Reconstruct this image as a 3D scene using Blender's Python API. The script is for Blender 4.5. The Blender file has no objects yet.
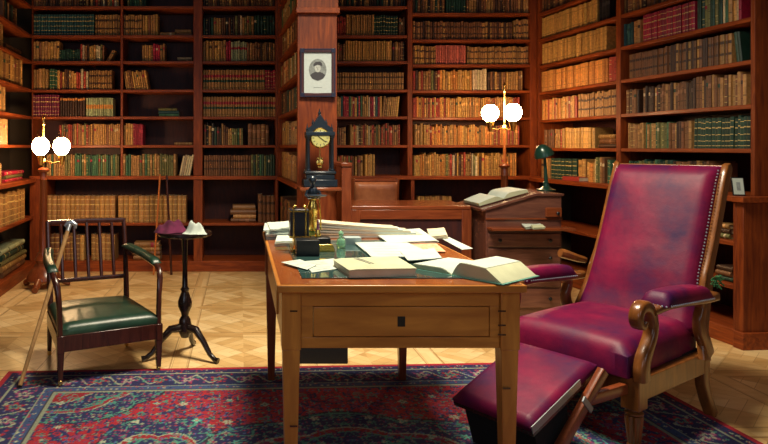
import bpy, math, random
import numpy as np
from mathutils import Matrix, Vector
random.seed(11)
C = bpy.context.scene.collection
PI = math.pi
H = 1.185; F = 650.0; CX = 240.0; CY = 147.0
def P(px, py, Y): return Vector(((px-CX)*Y/F, Y, H-(py-CY)*Y/F))
def onz(px, py, z):
    Y = (H-z)*F/(py-CY); return Vector(((px-CX)*Y/F, Y, z))

# ------------------------------------------------------------------ materials
def newmat(name):
    m = bpy.data.materials.new(name); m.use_nodes = True
    nt = m.node_tree; b = nt.nodes['Principled BSDF']; return m, nt, b
def plain(name, col, rough=.5, metal=0, coat=0, emis=None, es=0, trans=0, ior=1.45, bump=0, bscale=60, var=0):
    m, nt, b = newmat(name)
    b.inputs['Base Color'].default_value = (*col, 1); b.inputs['Roughness'].default_value = rough
    b.inputs['Metallic'].default_value = metal; b.inputs['Coat Weight'].default_value = coat
    b.inputs['Transmission Weight'].default_value = trans; b.inputs['IOR'].default_value = ior
    if emis: b.inputs['Emission Color'].default_value = (*emis, 1); b.inputs['Emission Strength'].default_value = es
    if bump or var:
        tc = nt.nodes.new('ShaderNodeTexCoord'); n = nt.nodes.new('ShaderNodeTexNoise')
        n.inputs['Scale'].default_value = bscale; n.inputs['Detail'].default_value = 4
        nt.links.new(tc.outputs['Object'], n.inputs['Vector'])
        if bump:
            bp = nt.nodes.new('ShaderNodeBump'); bp.inputs['Strength'].default_value = bump; bp.inputs['Distance'].default_value = .003
            nt.links.new(n.outputs['Fac'], bp.inputs['Height']); nt.links.new(bp.outputs['Normal'], b.inputs['Normal'])
        if var:
            r = nt.nodes.new('ShaderNodeValToRGB'); r.color_ramp.elements[0].position = .3; r.color_ramp.elements[1].position = .7
            r.color_ramp.elements[0].color = (*[c*(1-var) for c in col], 1); r.color_ramp.elements[1].color = (*[min(1, c*(1+var)) for c in col], 1)
            nt.links.new(n.outputs['Fac'], r.inputs['Fac']); nt.links.new(r.outputs['Color'], b.inputs['Base Color'])
    return m
def ramp(nt, stops):
    r = nt.nodes.new('ShaderNodeValToRGB'); e = r.color_ramp.elements
    while len(e) < len(stops): e.new(.5)
    for i, (p, c) in enumerate(stops): e[i].position = p; e[i].color = (*c, 1)
    return r
def wood(name, c1, c2, rough=.35, stretch=(1, 1, 9), scale=6, coat=.2, coord='Object'):
    m, nt, b = newmat(name); b.inputs['Specular IOR Level'].default_value = .3
    tc = nt.nodes.new('ShaderNodeTexCoord'); mp = nt.nodes.new('ShaderNodeMapping')
    mp.inputs['Scale'].default_value = tuple(9/s for s in stretch)
    nt.links.new(tc.outputs[coord], mp.inputs['Vector'])
    n = nt.nodes.new('ShaderNodeTexNoise'); n.inputs['Scale'].default_value = scale; n.inputs['Detail'].default_value = 6; n.inputs['Distortion'].default_value = .8
    nt.links.new(mp.outputs['Vector'], n.inputs['Vector'])
    n2 = nt.nodes.new('ShaderNodeTexNoise'); n2.inputs['Scale'].default_value = 2.2; n2.inputs['Detail'].default_value = 2
    nt.links.new(tc.outputs[coord], n2.inputs['Vector'])
    r = ramp(nt, [(.3, c1), (.55, tuple((a+b_)/2 for a, b_ in zip(c1, c2))), (.72, c2)])
    mx = nt.nodes.new('ShaderNodeMath'); mx.operation = 'MULTIPLY_ADD'; mx.inputs[1].default_value = .7
    m2 = nt.nodes.new('ShaderNodeMath'); m2.operation = 'MULTIPLY'; m2.inputs[1].default_value = .3
    nt.links.new(n2.outputs['Fac'], m2.inputs[0]); nt.links.new(n.outputs['Fac'], mx.inputs[0]); nt.links.new(m2.outputs[0], mx.inputs[2])
    nt.links.new(mx.outputs[0], r.inputs['Fac']); nt.links.new(r.outputs['Color'], b.inputs['Base Color'])
    b.inputs['Roughness'].default_value = rough; b.inputs['Coat Weight'].default_value = coat; b.inputs['Coat Roughness'].default_value = .2
    bp = nt.nodes.new('ShaderNodeBump'); bp.inputs['Strength'].default_value = .12; bp.inputs['Distance'].default_value = .002
    nt.links.new(n.outputs['Fac'], bp.inputs['Height']); nt.links.new(bp.outputs['Normal'], b.inputs['Normal'])
    return m
def leather(name, c1, c2, c3, rough=.38, scale=4.5, coat=.3):
    m, nt, b = newmat(name)
    tc = nt.nodes.new('ShaderNodeTexCoord')
    n = nt.nodes.new('ShaderNodeTexNoise'); n.inputs['Scale'].default_value = scale; n.inputs['Detail'].default_value = 5; n.inputs['Roughness'].default_value = .6
    nt.links.new(tc.outputs['Object'], n.inputs['Vector'])
    r = ramp(nt, [(.3, c1), (.5, c2), (.72, c3)])
    nt.links.new(n.outputs['Fac'], r.inputs['Fac']); nt.links.new(r.outputs['Color'], b.inputs['Base Color'])
    v = nt.nodes.new('ShaderNodeTexVoronoi'); v.inputs['Scale'].default_value = 260
    nt.links.new(tc.outputs['Object'], v.inputs['Vector'])
    n3 = nt.nodes.new('ShaderNodeTexNoise'); n3.inputs['Scale'].default_value = 22; n3.inputs['Detail'].default_value = 3
    nt.links.new(tc.outputs['Object'], n3.inputs['Vector'])
    ad = nt.nodes.new('ShaderNodeMath'); ad.operation = 'MULTIPLY_ADD'; ad.inputs[1].default_value = .25
    nt.links.new(v.outputs['Distance'], ad.inputs[0]); nt.links.new(n3.outputs['Fac'], ad.inputs[2])
    bp = nt.nodes.new('ShaderNodeBump'); bp.inputs['Strength'].default_value = .3; bp.inputs['Distance'].default_value = .004
    nt.links.new(ad.outputs[0], bp.inputs['Height']); nt.links.new(bp.outputs['Normal'], b.inputs['Normal'])
    rr = nt.nodes.new('ShaderNodeMapRange'); rr.inputs['To Min'].default_value = rough+.14; rr.inputs['To Max'].default_value = rough-.1
    nt.links.new(n.outputs['Fac'], rr.inputs['Value']); nt.links.new(rr.outputs['Result'], b.inputs['Roughness'])
    b.inputs['Coat Weight'].default_value = coat; b.inputs['Coat Roughness'].default_value = .35; b.inputs['Specular IOR Level'].default_value = .22
    return m
def colmat(name, rough=.55, nscale=40, amt=.5, coat=0, bump=.2, coord='Object'):
    m, nt, b = newmat(name)
    a = nt.nodes.new('ShaderNodeVertexColor'); a.layer_name = 'Col'
    tc = nt.nodes.new('ShaderNodeTexCoord'); n = nt.nodes.new('ShaderNodeTexNoise')
    n.inputs['Scale'].default_value = nscale; n.inputs['Detail'].default_value = 4
    nt.links.new(tc.outputs[coord], n.inputs['Vector'])
    mr = nt.nodes.new('ShaderNodeMapRange'); mr.inputs['From Min'].default_value = .3; mr.inputs['From Max'].default_value = .7
    mr.inputs['To Min'].default_value = 1-amt; mr.inputs['To Max'].default_value = 1+amt*.6
    nt.links.new(n.outputs['Fac'], mr.inputs['Value'])
    mx = nt.nodes.new('ShaderNodeVectorMath'); mx.operation = 'MULTIPLY'
    cb = nt.nodes.new('ShaderNodeCombineXYZ')
    for i in range(3): nt.links.new(mr.outputs['Result'], cb.inputs[i])
    nt.links.new(a.outputs['Color'], mx.inputs[0]); nt.links.new(cb.outputs[0], mx.inputs[1])
    nt.links.new(mx.outputs[0], b.inputs['Base Color'])
    b.inputs['Roughness'].default_value = rough; b.inputs['Coat Weight'].default_value = coat
    bp = nt.nodes.new('ShaderNodeBump'); bp.inputs['Strength'].default_value = bump; bp.inputs['Distance'].default_value = .002
    nt.links.new(n.outputs['Fac'], bp.inputs['Height']); nt.links.new(bp.outputs['Normal'], b.inputs['Normal'])
    return m

M = {}
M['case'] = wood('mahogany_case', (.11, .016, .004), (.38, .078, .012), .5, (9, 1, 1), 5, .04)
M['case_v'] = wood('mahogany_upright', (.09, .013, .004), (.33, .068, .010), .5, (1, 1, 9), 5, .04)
M['case_shaded'] = wood('mahogany_shaded', (.022, .007, .011), (.075, .016, .010), .55, (1, 1, 5), 4, .0)  # same wood as the case, darkened to paint in shade of deep shelves
M['maho'] = wood('mahogany_furniture', (.12, .024, .008), (.30, .075, .022), .25, (9, 1, 1), 5, .5)
M['maho_v'] = wood('mahogany_furniture_upright', (.11, .022, .008), (.28, .07, .022), .28, (1, 1, 9), 5, .5)
M['cherry'] = wood('cherry_desk', (.30, .095, .014), (.60, .25, .042), .38, (9, 1.5, 1.5), 4, .3)
M['cherry_v'] = wood('cherry_desk_upright', (.30, .095, .014), (.60, .25, .042), .38, (1.2, 1.2, 9), 4, .3)
M['cherry_top'] = wood('red_desk_top', (.20, .045, .012), (.40, .125, .03), .16, (2, 9, 2), 4, .7)
M['walnut'] = wood('walnut_frame', (.10, .032, .008), (.30, .105, .022), .3, (1.5, 1.5, 7), 5, .5)
M['dark'] = wood('ebonised_wood', (.020, .006, .005), (.085, .022, .014), .25, (1, 1, 9), 6, .5)
M['bluewood'] = wood('polished_side_cabinet', (.085, .03, .024), (.21, .085, .055), .25, (8, 1, 1), 4, .6)
M['stick'] = wood('cane_wood', (.25, .13, .05), (.48, .28, .11), .4, (1, 1, 9), 8)
M['orange'] = wood('orange_varnished_wood', (.42, .12, .03), (.62, .2, .05), .3, (1, 1, 9), 8)
M['burg'] = leather('burgundy_leather', (.030, .003, .046), (.105, .002, .034), (.20, .005, .040), .50, 5.0, .05)
M['green'] = leather('green_leather', (.006, .022, .014), (.014, .045, .028), (.04, .08, .045), .3, 6, .5)
M['tanleather'] = leather('worn_tan_leather', (.20, .06, .03), (.36, .12, .05), (.55, .22, .10), .35, 5, .3)
M['ebony'] = wood('ebony', (.006, .004, .004), (.022, .010, .008), .25, (1, 1, 9), 6, .4)
M['brass'] = plain('brass', (.75, .52, .18), .25, 1, bump=.1)
M['steel'] = plain('steel_strip', (.32, .36, .38), .35, .9, bump=.1)
M['pewter'] = plain('pewter', (.45, .5, .58), .3, .8, bump=.1)
M['black'] = plain('black_metal', (.012, .014, .018), .3, .3, bump=.1)
M['slate'] = plain('clock_slate', (.012, .022, .036), .35, .2, .3, bump=.2)
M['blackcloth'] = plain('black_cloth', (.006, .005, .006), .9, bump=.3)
M['globe'] = plain('frosted_globe', (1, .95, .85), .4, emis=(1, .62, .30), es=78)
M['chimney'] = plain('chimney_glass', (1, .97, .9), .03, trans=1, ior=1.2)
M['paper'] = plain('paper', (.44, .50, .45), .7, var=.07, bscale=9, bump=.15)
M['oldpaper'] = plain('old_paper', (.52, .47, .33), .75, var=.15, bscale=14, bump=.2)
M['greenpaper'] = plain('greenish_paper', (.42, .44, .29), .75, var=.12, bscale=16, bump=.2)
M['greencloth'] = plain('green_cloth_cover', (.08, .25, .20), .6, var=.15, bscale=20)
M['ink'] = plain('ink', (.05, .05, .06), .7)
M['glassplate'] = plain('dark_desk_glass', (.03, .075, .07), .06, 0, .8)
M['greenglass'] = plain('green_glass', (.42, .78, .52), .08, trans=.7)
M['enamel'] = plain('green_enamel', (.012, .05, .035), .3, .2, .3)
M['purple'] = plain('purple_velvet', (.085, .006, .035), .9, var=.5, bscale=18, bump=.5)
M['white'] = plain('white_cloth', (.45, .52, .47), .85, var=.1, bscale=18, bump=.4)
M['mat'] = plain('portrait_mat', (.52, .60, .60), .7, var=.05)
M['gray'] = plain('portrait_gray', (.22, .25, .25), .7, var=.3, bscale=60)
M['face'] = plain('portrait_face', (.46, .5, .48), .7, var=.15, bscale=80)
M['frameblue'] = plain('dark_blue_frame', (.02, .022, .05), .25, 0, .5, bump=.1)
M['dial'] = plain('clock_dial', (.62, .60, .22), .35, .3)
M['gold'] = plain('gilt', (.85, .58, .14), .22, 1, bump=.2, bscale=120)
M['frame_wood'] = wood('dark_frame_wood', (.03, .012, .02), (.09, .03, .03), .3, (1, 1, 5), 5, .4)
M['plaster'] = plain('wall_plaster', (.07, .05, .035), .9, bump=.1, bscale=30)
M['pink'] = plain('postcard', (.8, .35, .2), .6, var=.5, bscale=60)
M['book'] = colmat('book_binding', .5, 55, .32)
M['rug'] = colmat('rug_pile', .95, 260, .35, 0, .6)

# ------------------------------------------------------------------ mesh builder
class MB:
    def __init__(s): s.v = []; s.f = []; s.m = []; s.c = []; s.col = None
    def add(s, vs, fs, mi=0, mat=None):
        k = len(s.v)
        for v in vs:
            v = Vector(v); s.v.append(mat @ v if mat else v)
        for f in fs: s.f.append([k+i for i in f]); s.m.append(mi); s.c.append(s.col)
    def box(s, x0, x1, y0, y1, z0, z1, mi=0, mat=None):
        vs = [(x0,y0,z0),(x1,y0,z0),(x1,y1,z0),(x0,y1,z0),(x0,y0,z1),(x1,y0,z1),(x1,y1,z1),(x0,y1,z1)]
        s.add(vs, [(3,2,1,0),(4,5,6,7),(0,1,5,4),(1,2,6,5),(2,3,7,6),(3,0,4,7)], mi, mat); return s
    def taper(s, c0, w0, d0, c1, w1, d1, mi=0, mat=None):     # square bar between two centres
        vs = []
        for c, w, d in ((c0, w0, d0), (c1, w1, d1)):
            for a, b in ((-1,-1),(1,-1),(1,1),(-1,1)): vs.append((c[0]+a*w/2, c[1]+b*d/2, c[2]))
        fs = [(3,2,1,0),(4,5,6,7),(0,1,5,4),(1,2,6,5),(2,3,7,6),(3,0,4,7)]
        if c1[2] < c0[2]: fs = [f[::-1] for f in fs]
        s.add(vs, fs, mi, mat); return s
    def lathe(s, prof, n=20, mi=0, mat=None, sx=1, sy=1, flute=0, nf=0):
        vs = []; fs = []
        for r, z in prof:
            for i in range(n):
                a = 2*PI*i/n; q = r*(1+flute*(math.cos(nf*a)) if flute else 1)
                vs.append((q*math.cos(a)*sx, q*math.sin(a)*sy, z))
        for j in range(len(prof)-1):
            for i in range(n):
                k = (i+1) % n; fs.append((j*n+i, j*n+k, (j+1)*n+k, (j+1)*n+i))
        fs.append(tuple(range(n))[::-1]); fs.append(tuple(range((len(prof)-1)*n, len(prof)*n)))
        if prof[0][1] > prof[-1][1]: fs = [f[::-1] for f in fs]
        s.add(vs, fs, mi, mat); return s
    def tube(s, pts, r, n=10, mi=0, mat=None, flat=None, up=None):
        pts = [Vector(p) for p in pts]
        rs = r if isinstance(r, (list, tuple)) else [r]*len(pts)
        vs = []; fs = []; pu = None
        for i, p in enumerate(pts):
            t = (pts[min(i+1, len(pts)-1)]-pts[max(i-1, 0)]).normalized()
            if up is not None: b = Vector(up)
            elif pu is None: b = Vector((0,0,1)) if abs(t.z) < .8 else Vector((0,1,0))
            else: b = pu
            b = (b-t*b.dot(t)).normalized(); pu = b; a = b.cross(t)
            for k in range(n):
                an = 2*PI*(k+.5)/n; ca, sa = math.cos(an), math.sin(an)
                if flat:       # rounded rectangle; flat = (width along up-cross, scale)
                    e = .35; ca = math.copysign(abs(ca)**e, ca); sa = math.copysign(abs(sa)**e, sa)
                    vs.append(p+a*ca*flat*.5+b*sa*rs[i])
                else: vs.append(p+a*ca*rs[i]+b*sa*rs[i])
        for j in range(len(pts)-1):
            for k in range(n):
                q = (k+1) % n; fs.append((j*n+k, (j+1)*n+k, (j+1)*n+q, j*n+q)[::-1])
        fs.append(tuple(range(n))[::1]); fs.append(tuple(range((len(pts)-1)*n, len(pts)*n))[::-1])
        s.add(vs, fs, mi, mat); return s
    def prism(s, pts, v0, v1, mi=0, mat=None, axis='y'):        # outline (a,b), extruded v0..v1
        n = len(pts)
        f = {'y': lambda a, b, v: (a, v, b), 'z': lambda a, b, v: (a, b, v), 'x': lambda a, b, v: (v, a, b)}[axis]
        vs = [f(a, b, v0) for a, b in pts]+[f(a, b, v1) for a, b in pts]
        fs = [tuple(range(n)), tuple(range(n, 2*n))[::-1]]+[(i, i+n, (i+1) % n+n, (i+1) % n) for i in range(n)]
        s.add(vs, fs, mi, mat); return s
    def sphere(s, c, r, n=16, m=10, mi=0, mat=None, sc=(1,1,1)):
        prof = [(max(1e-4, math.sin(PI*j/m))*r, -math.cos(PI*j/m)*r) for j in range(m+1)]
        T = Matrix.Translation(Vector(c)) @ Matrix.Diagonal((*sc, 1))
        return s.lathe(prof, n, mi, (mat @ T) if mat else T)
    def grid2(s, top, bot, nu, nv, mi=0):                       # closed slab between two surface functions of (u,v) in 0..1
        k = len(s.v)
        for fn in (top, bot):
            for j in range(nv+1):
                for i in range(nu+1): s.v.append(Vector(fn(i/nu, j/nv)))
        W = nu+1; N = W*(nv+1)
        def q(*f): s.f.append([k+i for i in f]); s.m.append(mi); s.c.append(s.col)
        for j in range(nv):
            for i in range(nu):
                a = j*W+i; q(a, a+1, a+1+W, a+W); q(N+a, N+a+W, N+a+1+W, N+a+1)
        for i in range(nu): q(i+1, i, N+i, N+i+1); a = nv*W+i; q(a, a+1, N+a+1, N+a)
        for j in range(nv): a = j*W; q(a, a+W, N+a+W, N+a); a = j*W+nu; q(a+W, a, N+a, N+a+W)
        return s
    def build(s, name, mats, parent=None, bevel=0, smooth=35, sub=0, fix=True, seg=2):
        me = bpy.data.meshes.new(name); me.from_pydata([tuple(v) for v in s.v], [], s.f)
        if not isinstance(mats, (list, tuple)): mats = [mats]
        for m in mats: me.materials.append(M[m] if isinstance(m, str) else m)
        me.polygons.foreach_set('material_index', s.m)
        if any(c is not None for c in s.c):
            at = me.color_attributes.new('Col', 'FLOAT_COLOR', 'CORNER'); buf = []
            for f, c in zip(s.f, s.c): buf += list((*(c or (.5,.5,.5)), 1))*len(f)
            at.data.foreach_set('color', buf)
        if fix:
            import bmesh
            bm = bmesh.new(); bm.from_mesh(me); bmesh.ops.recalc_face_normals(bm, faces=bm.faces); bm.to_mesh(me); bm.free()
        if smooth:
            me.polygons.foreach_set('use_smooth', [True]*len(me.polygons)); me.set_sharp_from_angle(angle=math.radians(smooth))
        o = bpy.data.objects.new(name, me); C.objects.link(o)
        if parent: o.parent = parent
        if bevel:
            b = o.modifiers.new('bevel', 'BEVEL'); b.width = bevel; b.segments = seg; b.limit_method = 'ANGLE'; b.angle_limit = math.radians(40)
        if sub:
            b = o.modifiers.new('sub', 'SUBSURF'); b.levels = sub; b.render_levels = sub
        me.update(); return o
def tag(o, label=None, cat=None, group=None, kind=None):
    if label: o['label'] = label
    if cat: o['category'] = cat
    if group: o['group'] = group
    if kind: o['kind'] = kind
    return o
def thing(name, label, cat, loc=(0,0,0), rz=0, group=None):
    o = bpy.data.objects.new(name, None); C.objects.link(o); o.location = loc; o.rotation_euler = (0,0,rz); o.empty_display_size = .05
    return tag(o, label, cat, group)
def box(name, b, mat, parent=None, bevel=.002):
    return MB().box(*b).build(name, mat, parent, bevel)

# ------------------------------------------------------------------ room
def parquet():
    m, nt, b = newmat('parquet'); N = nt.nodes; L = nt.links
    def mth(op, a, b_=None, c=None):
        n = N.new('ShaderNodeMath'); n.operation = op
        for i, x in enumerate((a, b_, c)):
            if x is None: continue
            if isinstance(x, (int, float)): n.inputs[i].default_value = x
            else: L.new(x, n.inputs[i])
        return n.outputs[0]
    tc = N.new('ShaderNodeTexCoord'); sp = N.new('ShaderNodeSeparateXYZ'); L.new(tc.outputs['Object'], sp.inputs[0])
    S = .70
    U = mth('DIVIDE', mth('ADD', sp.outputs[0], .33), S); V = mth('DIVIDE', mth('ADD', sp.outputs[1], .1), S)
    fu = mth('SUBTRACT', mth('FRACT', U), .5); fv = mth('SUBTRACT', mth('FRACT', V), .5)
    au = mth('ABSOLUTE', fu); av = mth('ABSOLUTE', fv)
    inn = mth('GREATER_THAN', au, av)            # which pair of triangles
    mxx = mth('MAXIMUM', au, av)
    border = mth('GREATER_THAN', mxx, .43)
    # plank coordinate: diagonal inside the triangles, straight in the frame
    d1 = mth('MULTIPLY', mth('ADD', fu, fv), 8.0); d2 = mth('MULTIPLY', mth('SUBTRACT', fu, fv), 8.0)
    sgn = mth('GREATER_THAN', mth('MULTIPLY', fu, fv), 0)
    dd = mth('ADD', mth('MULTIPLY', d1, sgn), mth('MULTIPLY', d2, mth('SUBTRACT', 1, sgn)))
    st = mth('ADD', mth('MULTIPLY', mth('MULTIPLY', fu, 9.0), inn), mth('MULTIPLY', mth('MULTIPLY', fv, 9.0), mth('SUBTRACT', 1, inn)))
    pc = mth('ADD', mth('MULTIPLY', dd, mth('SUBTRACT', 1, border)), mth('MULTIPLY', st, border))
    pid = mth('FLOOR', pc); pf = mth('FRACT', pc)
    cell = mth('ADD', mth('MULTIPLY', mth('FLOOR', U), 13.7), mth('MULTIPLY', mth('FLOOR', V), 7.3))
    key = mth('ADD', mth('ADD', mth('MULTIPLY', pid, 3.17), cell), mth('ADD', mth('MULTIPLY', sgn, 5.1), mth('MULTIPLY', inn, 2.3)))
    wn = N.new('ShaderNodeTexWhiteNoise'); wn.noise_dimensions = '1D'; L.new(key, wn.inputs['W'])
    gap = mth('LESS_THAN', pf, .035)
    edge = mth('LESS_THAN', mth('ABSOLUTE', mth('SUBTRACT', mxx, .43)), .006)
    diag = mth('MULTIPLY', mth('LESS_THAN', mth('ABSOLUTE', mth('SUBTRACT', au, av)), .012), mth('SUBTRACT', 1, border))
    line = mth('MAXIMUM', gap, edge)
    nz = N.new('ShaderNodeTexNoise'); nz.inputs['Scale'].default_value = 7; nz.inputs['Detail'].default_value = 6
    mp = N.new('ShaderNodeMapping'); mp.inputs['Scale'].default_value = (1, 3.5, 1); mp.inputs['Rotation'].default_value = (0, 0, .78)
    L.new(tc.outputs['Object'], mp.inputs['Vector']); L.new(mp.outputs[0], nz.inputs['Vector'])
    fac = mth('ADD', mth('ADD', mth('MULTIPLY', wn.outputs['Value'], .42), mth('MULTIPLY', nz.outputs['Fac'], .45)), mth('MULTIPLY', inn, .24))
    r = ramp(nt, [(.12, (.46, .26, .09)), (.45, (.70, .46, .19)), (.85, (.86, .64, .33))])
    L.new(fac, r.inputs['Fac'])
    mix = N.new('ShaderNodeMixRGB'); mix.blend_type = 'MULTIPLY'; mix.inputs[2].default_value = (.45, .36, .28, 1)
    L.new(mth('MULTIPLY', mth('MAXIMUM', line, mth('MULTIPLY', diag, .35)), .8), mix.inputs[0]); L.new(r.outputs[0], mix.inputs[1]); L.new(mix.outputs[0], b.inputs['Base Color'])
    b.inputs['Roughness'].default_value = .33; b.inputs['Coat Weight'].default_value = .15
    return m
M['parquet'] = parquet()
def struct(name, b, mat):
    o = MB().box(*b).build(name, mat); o['kind'] = 'structure'; return o
struct('floor', (-3.4, 4.4, -1.6, 6.9, -.08, 0), 'parquet')
struct('wall_back', (-2.6, 3.9, 6.72, 6.84, 0, 3.4), 'plaster')
struct('wall_left', (-2.5, -2.38, -1.6, 6.72, 0, 3.4), 'plaster')
struct('wall_right', (3.52, 3.64, -1.6, 6.72, 0, 3.4), 'plaster')
struct('ceiling', (-2.5, 3.64, -1.6, 6.84, 3.4, 3.5), 'plaster')

# ------------------------------------------------------------------ bookcases and books
class Case:
    def __init__(s, label, p0, p1):
        s.p0 = Vector((*p0, 0)); s.p1 = Vector((*p1, 0)); s.d = (s.p1-s.p0).normalized(); s.n = Vector((-s.d.y, s.d.x, 0))  # n = inward
        s.L = (s.p1-s.p0).length; s.rz = math.atan2(s.d.y, s.d.x)
        s.root = thing('bookcase', label, 'bookcase', s.p0, s.rz)
    def s_of(s, px, off=0):
        p = s.p0+s.n*off; a = (px-CX)/F
        return (a*p.y-p.x)/(s.d.x-a*s.d.y)
    def part(s, name, b, mat, bevel=.003): return box(name, b, mat, s.root, bevel)
TOP = 2.86; T = .026; DEP = .30
def make_case(label, p0, p1, bays, low, dep=DEP, lowoff=-.06, ends=(.03, .03), plinth=.1, ledge=.909):
    """bays: list of (px0, px1, [shelf z]) between uprights; low: list of (px0, px1, [shelf z])"""
    c = Case(label, p0, p1)
    c.part('back_panel', (0, c.L, dep, dep+.02, plinth, TOP), 'case_shaded')
    c.part('plinth', (0, c.L, lowoff, dep, 0, plinth), 'case')
    c.part('ledge', (0, c.L, lowoff-.015, dep, ledge-.034, ledge), 'case')
    c.part('cornice', (0, c.L, -.03, dep, TOP-.05, TOP), 'case')
    c.b = []; prev = 0
    for i, (a, b, zs) in enumerate(bays):
        sa, sb = (c.s_of(a) if a is not None else 0), (c.s_of(b) if b is not None else c.L)
        if sa-prev > .004: c.part('upright', (prev, sa, 0, dep, ledge, TOP-.05), 'case_v')
        prev = sb; c.b.append((sa, sb))
        for z in zs:
            c.part('shelf', (sa, sb, .004, dep, z-T, z), 'case')
    if c.L-prev > .004: c.part('upright', (prev, c.L, 0, dep, ledge, TOP-.05), 'case_v')
    prev = 0
    for a, b, zs in low:
        sa, sb = (c.s_of(a, lowoff) if a is not None else 0), (c.s_of(b, lowoff) if b is not None else c.L)
        if sa-prev > .004: c.part('upright', (prev, sa, lowoff, dep, plinth, ledge-.034), 'case_v')
        prev = sb
        for z in zs: c.part('shelf', (sa, sb, lowoff+.01, dep, z-T, z), 'case')
    if c.L-prev > .004: c.part('upright', (prev, c.L, lowoff, dep, plinth, ledge-.034), 'case_v')
    return c

COL = {
 'tan': (.40, .205, .065), 'gold': (.54, .29, .075), 'brown': (.20, .082, .032), 'dark brown': (.055, .024, .014), 'olive': (.17, .165, .055),
 'dark green': (.012, .05, .034), 'green': (.04, .13, .065), 'teal': (.02, .085, .095), 'crimson': (.34, .012, .04), 'purple': (.15, .01, .045), 'red': (.36, .045, .025),
 'cream': (.62, .50, .30), 'black': (.014, .012, .015), 'orange': (.60, .24, .05), 'pale green': (.34, .40, .22), 'blue': (.05, .07, .14), 'pink': (.46, .11, .085)}
MIX = {
 'tans': ['tan', 'tan', 'gold', 'tan', 'brown'], 'golds': ['gold', 'orange', 'gold', 'tan'], 'browns': ['brown', 'brown', 'tan', 'dark brown'],
 'mix': ['tan', 'brown', 'gold', 'red', 'olive', 'dark brown', 'cream', 'tan'], 'greens': ['dark green', 'green', 'dark green', 'olive'],
 'olives': ['olive', 'green', 'tan', 'olive', 'tan'], 'bright': ['crimson', 'cream', 'green', 'tan', 'gold', 'teal', 'tan'],
 'oranges': ['orange', 'gold', 'orange', 'tan', 'red'], 'darkmix': ['dark brown', 'black', 'brown', 'dark green', 'tan']}
BOOKS = []     # every book: dict(M, w,h,d, color name, bands, label info)
def bandset(kind, cn):
    g = (.62, .45, .16); dk = (.05, .02, .015)
    base = COL[cn]; lite = tuple(min(1, x*1.5+.03) for x in base); dim = tuple(x*.4 for x in base)
    if kind == 'redtop': return [(.84, .95, COL['orange'])]
    if kind == 'midor': return [(.42, .64, COL['orange'])]
    if kind == 'twolabel': return [(.62, .76, COL['crimson']), (.38, .5, COL['dark green']), (.1, .13, dim)]
    if kind == 'twodark': return [(.68, .78, dk), (.3, .38, dk)]
    if kind == 'onered': return [(.6, .72, COL['crimson'])]
    if kind == 'gilt': return [(.86, .88, g), (.66, .7, g), (.44, .46, g), (.24, .26, g), (.08, .1, g)]
    if kind == 'plain': return [(.8, .82, dim), (.2, .22, dim)]
    return random.choice([[(.66, .78, random.choice([COL['crimson'], dk, COL['dark green'], COL['cream'], dim])), (.2, .22, dim)],
                          [(.86, .88, g), (.7, .72, g), (.3, .32, g), (.12, .14, g)], [(.78, .8, dim), (.55, .57, dim), (.3, .32, dim)],
                          [(.6, .74, lite), (.3, .34, dim)], []])
def add_book(mb, w, h, d, col, bands, mat=None, lo=3):
    """spine faces -y at y=0; x centred"""
    mb.col = col; a = w/2; bulge = min(.36*w, .012); n = 4
    prof = [(-a+w*i/n, .002-bulge*math.sin(PI*i/n)) for i in range(n+1)]
    cuts = [0]
    for z0, z1, _ in sorted(bands): cuts += [z0, z1]
    cuts.append(1); cuts = sorted(set(cuts))
    for z0, z1 in zip(cuts[:-1], cuts[1:]):
        mid = (z0+z1)/2; mb.col = col
        for b0, b1, bc in bands:
            if b0 <= mid <= b1: mb.col = bc
        vs = [(x, y, h*z) for z in (z0, z1) for x, y in prof]
        mb.add(vs, [(i, i+1, n+2+i, n+1+i) for i in range(n)], 0, mat)
    mb.col = col; t = min(.0035, w*.12)
    top = h-.004
    mb.add([(-a,.002,0),(-a,d,0),(-a,d,h),(-a,.002,h),(-a+t,.006,h),(-a+t,d,h),(-a+t,.006,top),(-a+t,d,top),(-a+t,d,0)],
           [(1,0,3,2),(3,4,5,2),(4,6,7,5),(1,2,5,8)], 0, mat)
    mb.add([(a,.002,0),(a,d,0),(a,d,h),(a,.002,h),(a-t,.006,h),(a-t,d,h),(a-t,.006,top),(a-t,d,top),(a-t,d,0)],
           [(0,1,2,3),(4,3,2,5),(6,4,5,7),(2,1,8,5)], 0, mat)
    k = [(x, y, h) for x, y in prof]+[(-a+t,.006,h),(a-t,.006,h)]
    mb.add(k, [(0,1,2,3,4,6,5)], 0, mat)
    mb.col = (.42, .34, .22)
    mb.add([(-a+t,.006,h),(a-t,.006,h),(a-t,.006,top),(-a+t,.006,top),(a-t,d-.006,top),(-a+t,d-.006,top),(a-t,d-.006,0),(-a+t,d-.006,0)],
           [(1,0,3,2),(3,5,4,2),(5,7,6,4)], 0, mat)
    mb.col = col
    mb.add([(x, y, 0) for x, y in prof]+[(a,d,0),(-a,d,0)], [(6,5,4,3,2,1,0)], 0, mat)
def put(c, s, off, z, w, h, d, cn, bands, where, lean=0, flat=False, yaw=0, jit=.0):
    col = COL[cn]; k = random.uniform(.62, 1.18); col = tuple(min(1, x*k*random.uniform(.95, 1.05)) for x in col)
    p = c.p0+c.d*s+c.n*(off+jit); p.z = z
    R = Matrix.Rotation(c.rz+yaw, 4, 'Z')
    if flat: Mx = Matrix.Translation(p+Vector((0,0,w/2))) @ R @ Matrix.Rotation(PI/2, 4, 'Y') @ Matrix.Translation((0, 0, -h/2))
    else: Mx = Matrix.Translation(p) @ R @ Matrix.Rotation(lean, 4, 'Y')
    BOOKS.append(dict(M=Mx, w=w, h=h, d=d, col=col, cn=cn, bands=bands, where=where, flat=flat, lean=lean))
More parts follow.
